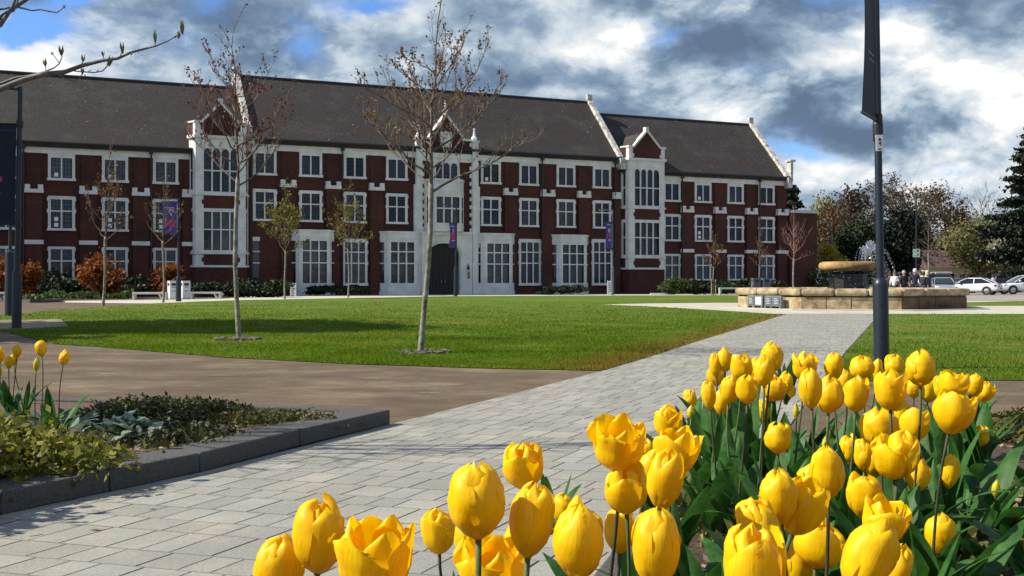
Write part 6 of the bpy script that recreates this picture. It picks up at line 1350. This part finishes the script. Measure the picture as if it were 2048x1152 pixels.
TL = [
 (556, 1143, 104, 140, 'egg', 'leftmost tulip of the foreground, cut by the bottom edge', (.15, .1)), (638, 1066, 106, 144, 'closed', 'tall closed tulip standing just left of the wide open bottom one', (.06, .05)),
 (752, 1118, 150, 162, 'open', 'wide open tulip with one petal flung right, at the bottom edge', (.05, .2)), (878, 1062, 70, 84, 'cup', 'small cup shaped tulip alone on a bare stem left of the big pair', (.0, .15)),
 (953, 996, 114, 146, 'egg', 'largest egg shaped tulip, highest of the left foreground', (-.05, .05)), (936, 1074, 62, 76, 'closed', 'tulip half hidden beneath the largest egg shaped one', (.1, 0)),
 (1048, 929, 88, 94, 'cup', 'open topped tulip above the big pair, looking towards the viewer', (-.05, .35)), (1064, 1036, 98, 142, 'closed', 'tulip right of the largest egg shaped one, with a raised right petal', (.12, .05)),
 (1126, 1016, 54, 54, 'closed', 'shaded orange tulip peeping between two big blooms', (.1, 0)), (984, 1138, 130, 136, 'open', 'broad open tulip cut by the bottom edge under the big pair', (-.1, .25)),
 (1042, 1082, 72, 96, 'egg', 'tulip behind and below the one with a raised right petal', (.2, 0)), (1157, 1076, 104, 150, 'closed', 'slim tulip with a dark folded crease, left of the bottom centre clump', (.03, .0)),
 (1240, 1056, 66, 92, 'egg', 'smaller tulip between the creased one and the tall oval one', (.0, .1)), (1290, 1068, 56, 96, 'closed', 'tulip hidden behind the tall oval one, left side', (.15, 0)),
 (1313, 1092, 98, 156, 'closed', 'tall smooth oval tulip at the bottom edge, right of centre', (.04, .0)), (1236, 889, 98, 98, 'open', 'ruffled open tulip over the path, upper left of the mid clump', (-.05, .25)),
 (1292, 906, 38, 52, 'closed', 'brownish tulip in shade right of the ruffled open one', (0, 0)), (1250, 976, 86, 98, 'cup', 'tulip with a folded front petal under the ruffled open one', (-.1, .3)),
 (1336, 842, 58, 64, 'cup', 'round ruffled tulip over the path, below the small slim pair', (-.05, .25)), (1352, 902, 82, 90, 'open', 'flaring tulip with a square right petal in the mid clump', (.1, .25)),
 (1330, 958, 76, 112, 'cup', 'two toned tulip under the flaring square petalled one', (.12, .1)), (1300, 940, 50, 90, 'closed', 'tulip wedged between the folded and the two toned ones', (.25, 0)),
 (1380, 797, 30, 36, 'closed', 'small slim tulip standing apart at the left of the back clump', (0, 0)), (1382, 823, 17, 26, 'bud', 'tiny bud directly under the small slim tulip', (0, 0)),
 (1417, 788, 30, 56, 'closed', 'narrow tulip at the left edge of the back clump', (-.1, 0)), (1444, 803, 36, 50, 'egg', 'round tulip low at the left of the back clump', (.05, .1)),
 (1449, 718, 32, 46, 'closed', 'upper leftmost tulip of the back clump, against the path', (-.03, 0)), (1430, 728, 26, 46, 'closed', 'tulip mostly hidden behind the upper leftmost one', (-.1, 0)),
 (1431, 751, 36, 38, 'cup', 'small tulip under the upper leftmost one', (-.1, 0)), (1484, 733, 44, 52, 'cup', 'broad tulip second in the top row from the left', (0, .1)),
 (1495, 777, 48, 56, 'cup', 'full tulip in the second row of the back clump', (0, .1)), (1459, 778, 40, 54, 'closed', 'tulip tucked behind the round low one', (.1, 0)),
 (1528, 739, 44, 60, 'closed', 'egg tulip in front of the highest tulip of the back clump', (.0, 0)), (1544, 714, 46, 56, 'egg', 'highest tulip of the back clump', (.1, 0)),
 (1512, 735, 30, 44, 'closed', 'tulip glimpsed left of the egg tulip in the top row', (.2, 0)), (1548, 776, 50, 48, 'cup', 'rounded tulip with a side petal beneath the highest one', (.1, .1)),
 (1570, 765, 30, 42, 'egg', 'tulip behind the rounded one with a side petal', (.2, 0)), (1583, 781, 20, 26, 'closed', 'small tulip at the right of the rounded one', (.1, 0)),
 (1528, 820, 38, 42, 'closed', 'drooping small tulip below the second row', (.25, 0)), (1592, 821, 12, 30, 'bud', 'thin yellow bud among the stems below the second row', (0, 0)),
 (1448, 852, 28, 38, 'closed', 'low tulip in the leaves at the left of the back clump', (0, 0)), (1499, 880, 22, 30, 'closed', 'low small tulip among the leaves, centre of the back clump', (0, 0)),
 (1556, 874, 56, 60, 'egg', 'lone tulip with a notched right petal above the leaves', (0, .05)), (1610, 732, 50, 54, 'cup', 'square shouldered tulip on a tall bare stem in the top row', (.05, .05)),
 (1668, 731, 38, 54, 'closed', 'slim striped tulip on the top row before the path end', (0, 0)), (1621, 776, 48, 74, 'egg', 'left one of the twin tulips standing side by side', (-.05, 0)),
 (1659, 788, 56, 70, 'egg', 'right one of the twin tulips standing side by side', (.05, .05)), (1711, 787, 52, 66, 'cup', 'squarish tulip right of the twins', (0, .05)),
 (1690, 766, 32, 52, 'closed', 'tulip behind the squarish one, its left shoulder showing', (-.1, 0)), (1724, 735, 48, 48, 'egg', 'tulip touching the left side of the lamp post', (-.1, .05)),
 (1755, 738, 22, 40, 'closed', 'slender tulip right before the lamp post', (.1, 0)), (1781, 778, 62, 76, 'cup', 'large tulip in front of the lamp post foot', (0, .0)),
 (1788, 729, 40, 42, 'egg', 'tulip just right of the lamp post in the top row', (0, 0)), (1840, 735, 60, 66, 'egg', 'big tulip at the top right of the back clump, before the lawn', (-.05, .05)),
 (1828, 775, 32, 38, 'closed', 'small tulip under the big top right one', (0, 0)), (1856, 781, 36, 42, 'cup', 'small tulip lower right of the big top right one', (.05, 0)),
 (1907, 771, 58, 52, 'open', 'broad open tulip at the right before the brown paving', (.1, .1)), (1883, 774, 34, 48, 'closed', 'tulip behind the broad open right one', (-.1, 0)),
 (1950, 769, 34, 42, 'closed', 'tulip second from the far right, against the brown paving', (.05, 0)), (1970, 782, 36, 38, 'cup', 'far right tulip of the top row, leaning right', (.3, 0)),
 (1906, 825, 76, 78, 'open', 'heavy open tulip leaning right above the tall stems', (.2, .05)), (1965, 826, 30, 32, 'closed', 'little round tulip on the far right', (0, 0)),
 (1957, 871, 46, 42, 'cup', 'low cup tulip on the far right beside the grey foliage', (0, .1)), (1758, 853, 78, 74, 'egg', 'broad round tulip in the centre of the right clump', (-.1, .05)),
 (1829, 848, 60, 62, 'cup', 'tulip at the right behind the broad round one', (.1, 0)), (1804, 825, 32, 48, 'closed', 'upright narrow tulip behind the broad round one', (0, 0)),
 (1700, 896, 42, 56, 'closed', 'oval tulip left of the low centre pair', (-.05, 0)), (1728, 908, 46, 62, 'closed', 'tulip crossed by a stem in the low centre pair', (0, 0)),
 (1748, 920, 50, 62, 'egg', 'tulip right behind the stem crossed one', (.1, 0)), (1790, 912, 82, 84, 'open', 'very large open tulip in the centre right', (-.05, .15)),
 (1802, 905, 66, 84, 'egg', 'tulip backing the very large open one', (.15, 0)), (1836, 950, 50, 62, 'closed', 'tulip below and right of the very large open one', (.3, 0)),
 (1655, 942, 74, 98, 'closed', 'big pear shaped tulip in the middle of the foreground right', (-.02, 0)), (1653, 888, 18, 32, 'bud', 'pointed bud over the big pear shaped tulip', (0, 0)),
 (1626, 938, 24, 42, 'closed', 'sliver of a tulip left of the big pear shaped one', (-.1, 0)), (1900, 942, 40, 62, 'closed', 'narrow tulip at the right, beside the dark foliage', (.15, 0)),
 (1730, 992, 74, 82, 'cup', 'tulip with three upright petals under the low centre pair', (0, .1)), (1992, 976, 18, 32, 'bud', 'green tinged closed bud on the far right over the soil', (.1, 0)),
 (1880, 1066, 62, 76, 'closed', 'orange shaded tulip by itself over the dark soil, lower right', (.08, 0)), (1557, 990, 78, 106, 'egg', 'wrinkled tulip, left of the crowded pair in the centre', (-.12, .1)),
 (1603, 1014, 96, 104, 'open', 'flaring wrinkled tulip, right of the crowded pair in the centre', (.35, .1)), (1618, 960, 52, 62, 'closed', 'orange tulip behind the flaring wrinkled one', (.2, 0)),
 (1768, 1042, 88, 88, 'open', 'two petalled open tulip above the long leaning one', (.15, .2)), (1740, 1112, 104, 150, 'closed', 'long smooth tulip leaning right at the bottom edge', (.5, 0)),
 (1790, 1140, 62, 110, 'closed', 'greenish yellow tulip right of the long leaning one, at the bottom edge', (.4, 0)), (1640, 1086, 98, 92, 'cup', 'orange veined cup tulip in the lower centre right', (.15, .15)),
 (1506, 1128, 132, 160, 'cup', 'biggest tulip at the bottom edge with a heart shaped front', (0, .05)), (1516, 1050, 90, 110, 'egg', 'tulip with a pointed bud like petal behind the biggest one', (-.15, 0)),
 (1596, 1124, 70, 90, 'closed', 'tulip low between the biggest and the orange veined one', (0, 0)), (1672, 1136, 66, 72, 'cup', 'tulip at the bottom edge under the orange veined one', (.1, 0)),
 (1480, 1128, 60, 96, 'closed', 'pale green tinged tulip at the left of the biggest one', (-.2, 0)),
]
for i, (px, py, w_, h_, kd, lb, tl) in enumerate(TL):
    tulip(px, py, w_, h_, kd, lb, tl, seed=i, leaves=3 if h_ > 100 else 5)
LG = 'yellow tulips in the left bed'
for i, (px, py, w_, h_, kd, lb, tl) in enumerate(((82.5, 696, 25, 30, 'closed', 'tallest tulip of the left bed', (-.1, 0)), (129, 714.5, 21, 28, 'closed', 'rightmost tulip of the left bed, leaning right', (.2, 0)), (73.5, 728, 14, 26, 'bud', 'green bud below the tallest tulip of the left bed', (.1, 0)),
    (34, 702, 18, 24, 'closed', 'tulip third from the right in the left bed', (.05, 0)), (17.5, 724, 17, 24, 'closed', 'lower left tulip of the touching pair in the left bed', (0, 0)), (28.5, 718, 16, 23, 'closed', 'tulip behind the touching pair in the left bed', (0, 0)), (1, 709, 16, 28, 'closed', 'tulip cut by the left edge of the photo', (0, 0)), (-2, 742, 14, 20, 'closed', 'lowest tulip at the left edge of the photo', (0, 0)))):
    tulip(px, py, w_, h_, kd, lb, tl, seed=200 + i, leaves=4, ground=.11, group=LG, size=.085 if kd != 'bud' else .078)
# extra leafy, flowerless growth between the stems
rr = random.Random(77)
def foliage_clump(x, y, lb, n=7):
    t = empty('tulip_foliage', (x, y, .27), 0, lb, 'plant', 'flowerless tulip leaves')
    for k in range(n):
        o = link('leaf', LV_[rr.randrange(8)], t); L = rr.uniform(.20, .36); o.scale = (L, L * rr.uniform(.9, 1.5), L); o.rotation_euler = (rr.uniform(-.15, .15), rr.uniform(-.05, .4), rr.uniform(0, 6.28)); o.location = (rr.uniform(-.08, .08), rr.uniform(-.08, .08), 0)
for i, (x, y) in enumerate(((.72, 4.25), (.95, 4.35), (.88, 4.05), (1.1, 4.5), (1.2, 4.2), (1.35, 4.0), (1.5, 4.4), (1.7, 4.1), (1.62, 3.7), (1.9, 3.8), (2.05, 4.2), (1.3, 3.6), (1.45, 3.2), (1.75, 3.2), (2.0, 3.3), (1.3, 2.7), (1.55, 2.6), (.62, 2.6), (.45, 2.5), (1.05, 2.2), (2.2, 3.9), (1.15, 3.9), (1.25, 4.7), (1.45, 4.75), (1.8, 4.6))):
    px_ = 1024 + x / y * FPX; py_ = HOR + (EYE - .5) / y * FPX
    foliage_clump(x, y, 'clump of broad tulip leaves %s' % ['at the left tip of the back clump', 'under the small slim tulip', 'before the narrow left tulip', 'below the upper leftmost tulip', 'below the second row left', 'below the lone notched tulip', 'under the square shouldered tulip', 'under the twin tulips', 'behind the big pear shaped tulip', 'under the squarish tulip', 'under the large tulip by the post', 'left of the big pear shaped tulip', 'under the flaring wrinkled tulip', 'under the three petalled tulip', 'under the narrow right tulip', 'under the orange veined tulip', 'under the long leaning tulip', 'at the bottom left of the tall oval tulip', 'at the bottom under the smaller tulip', 'at the bottom under the biggest tulip', 'under the heavy open tulip', 'in the middle of the back clump', 'at the back behind the second row', 'at the back behind the drooping tulip', 'at the back under the slim striped tulip'][i])
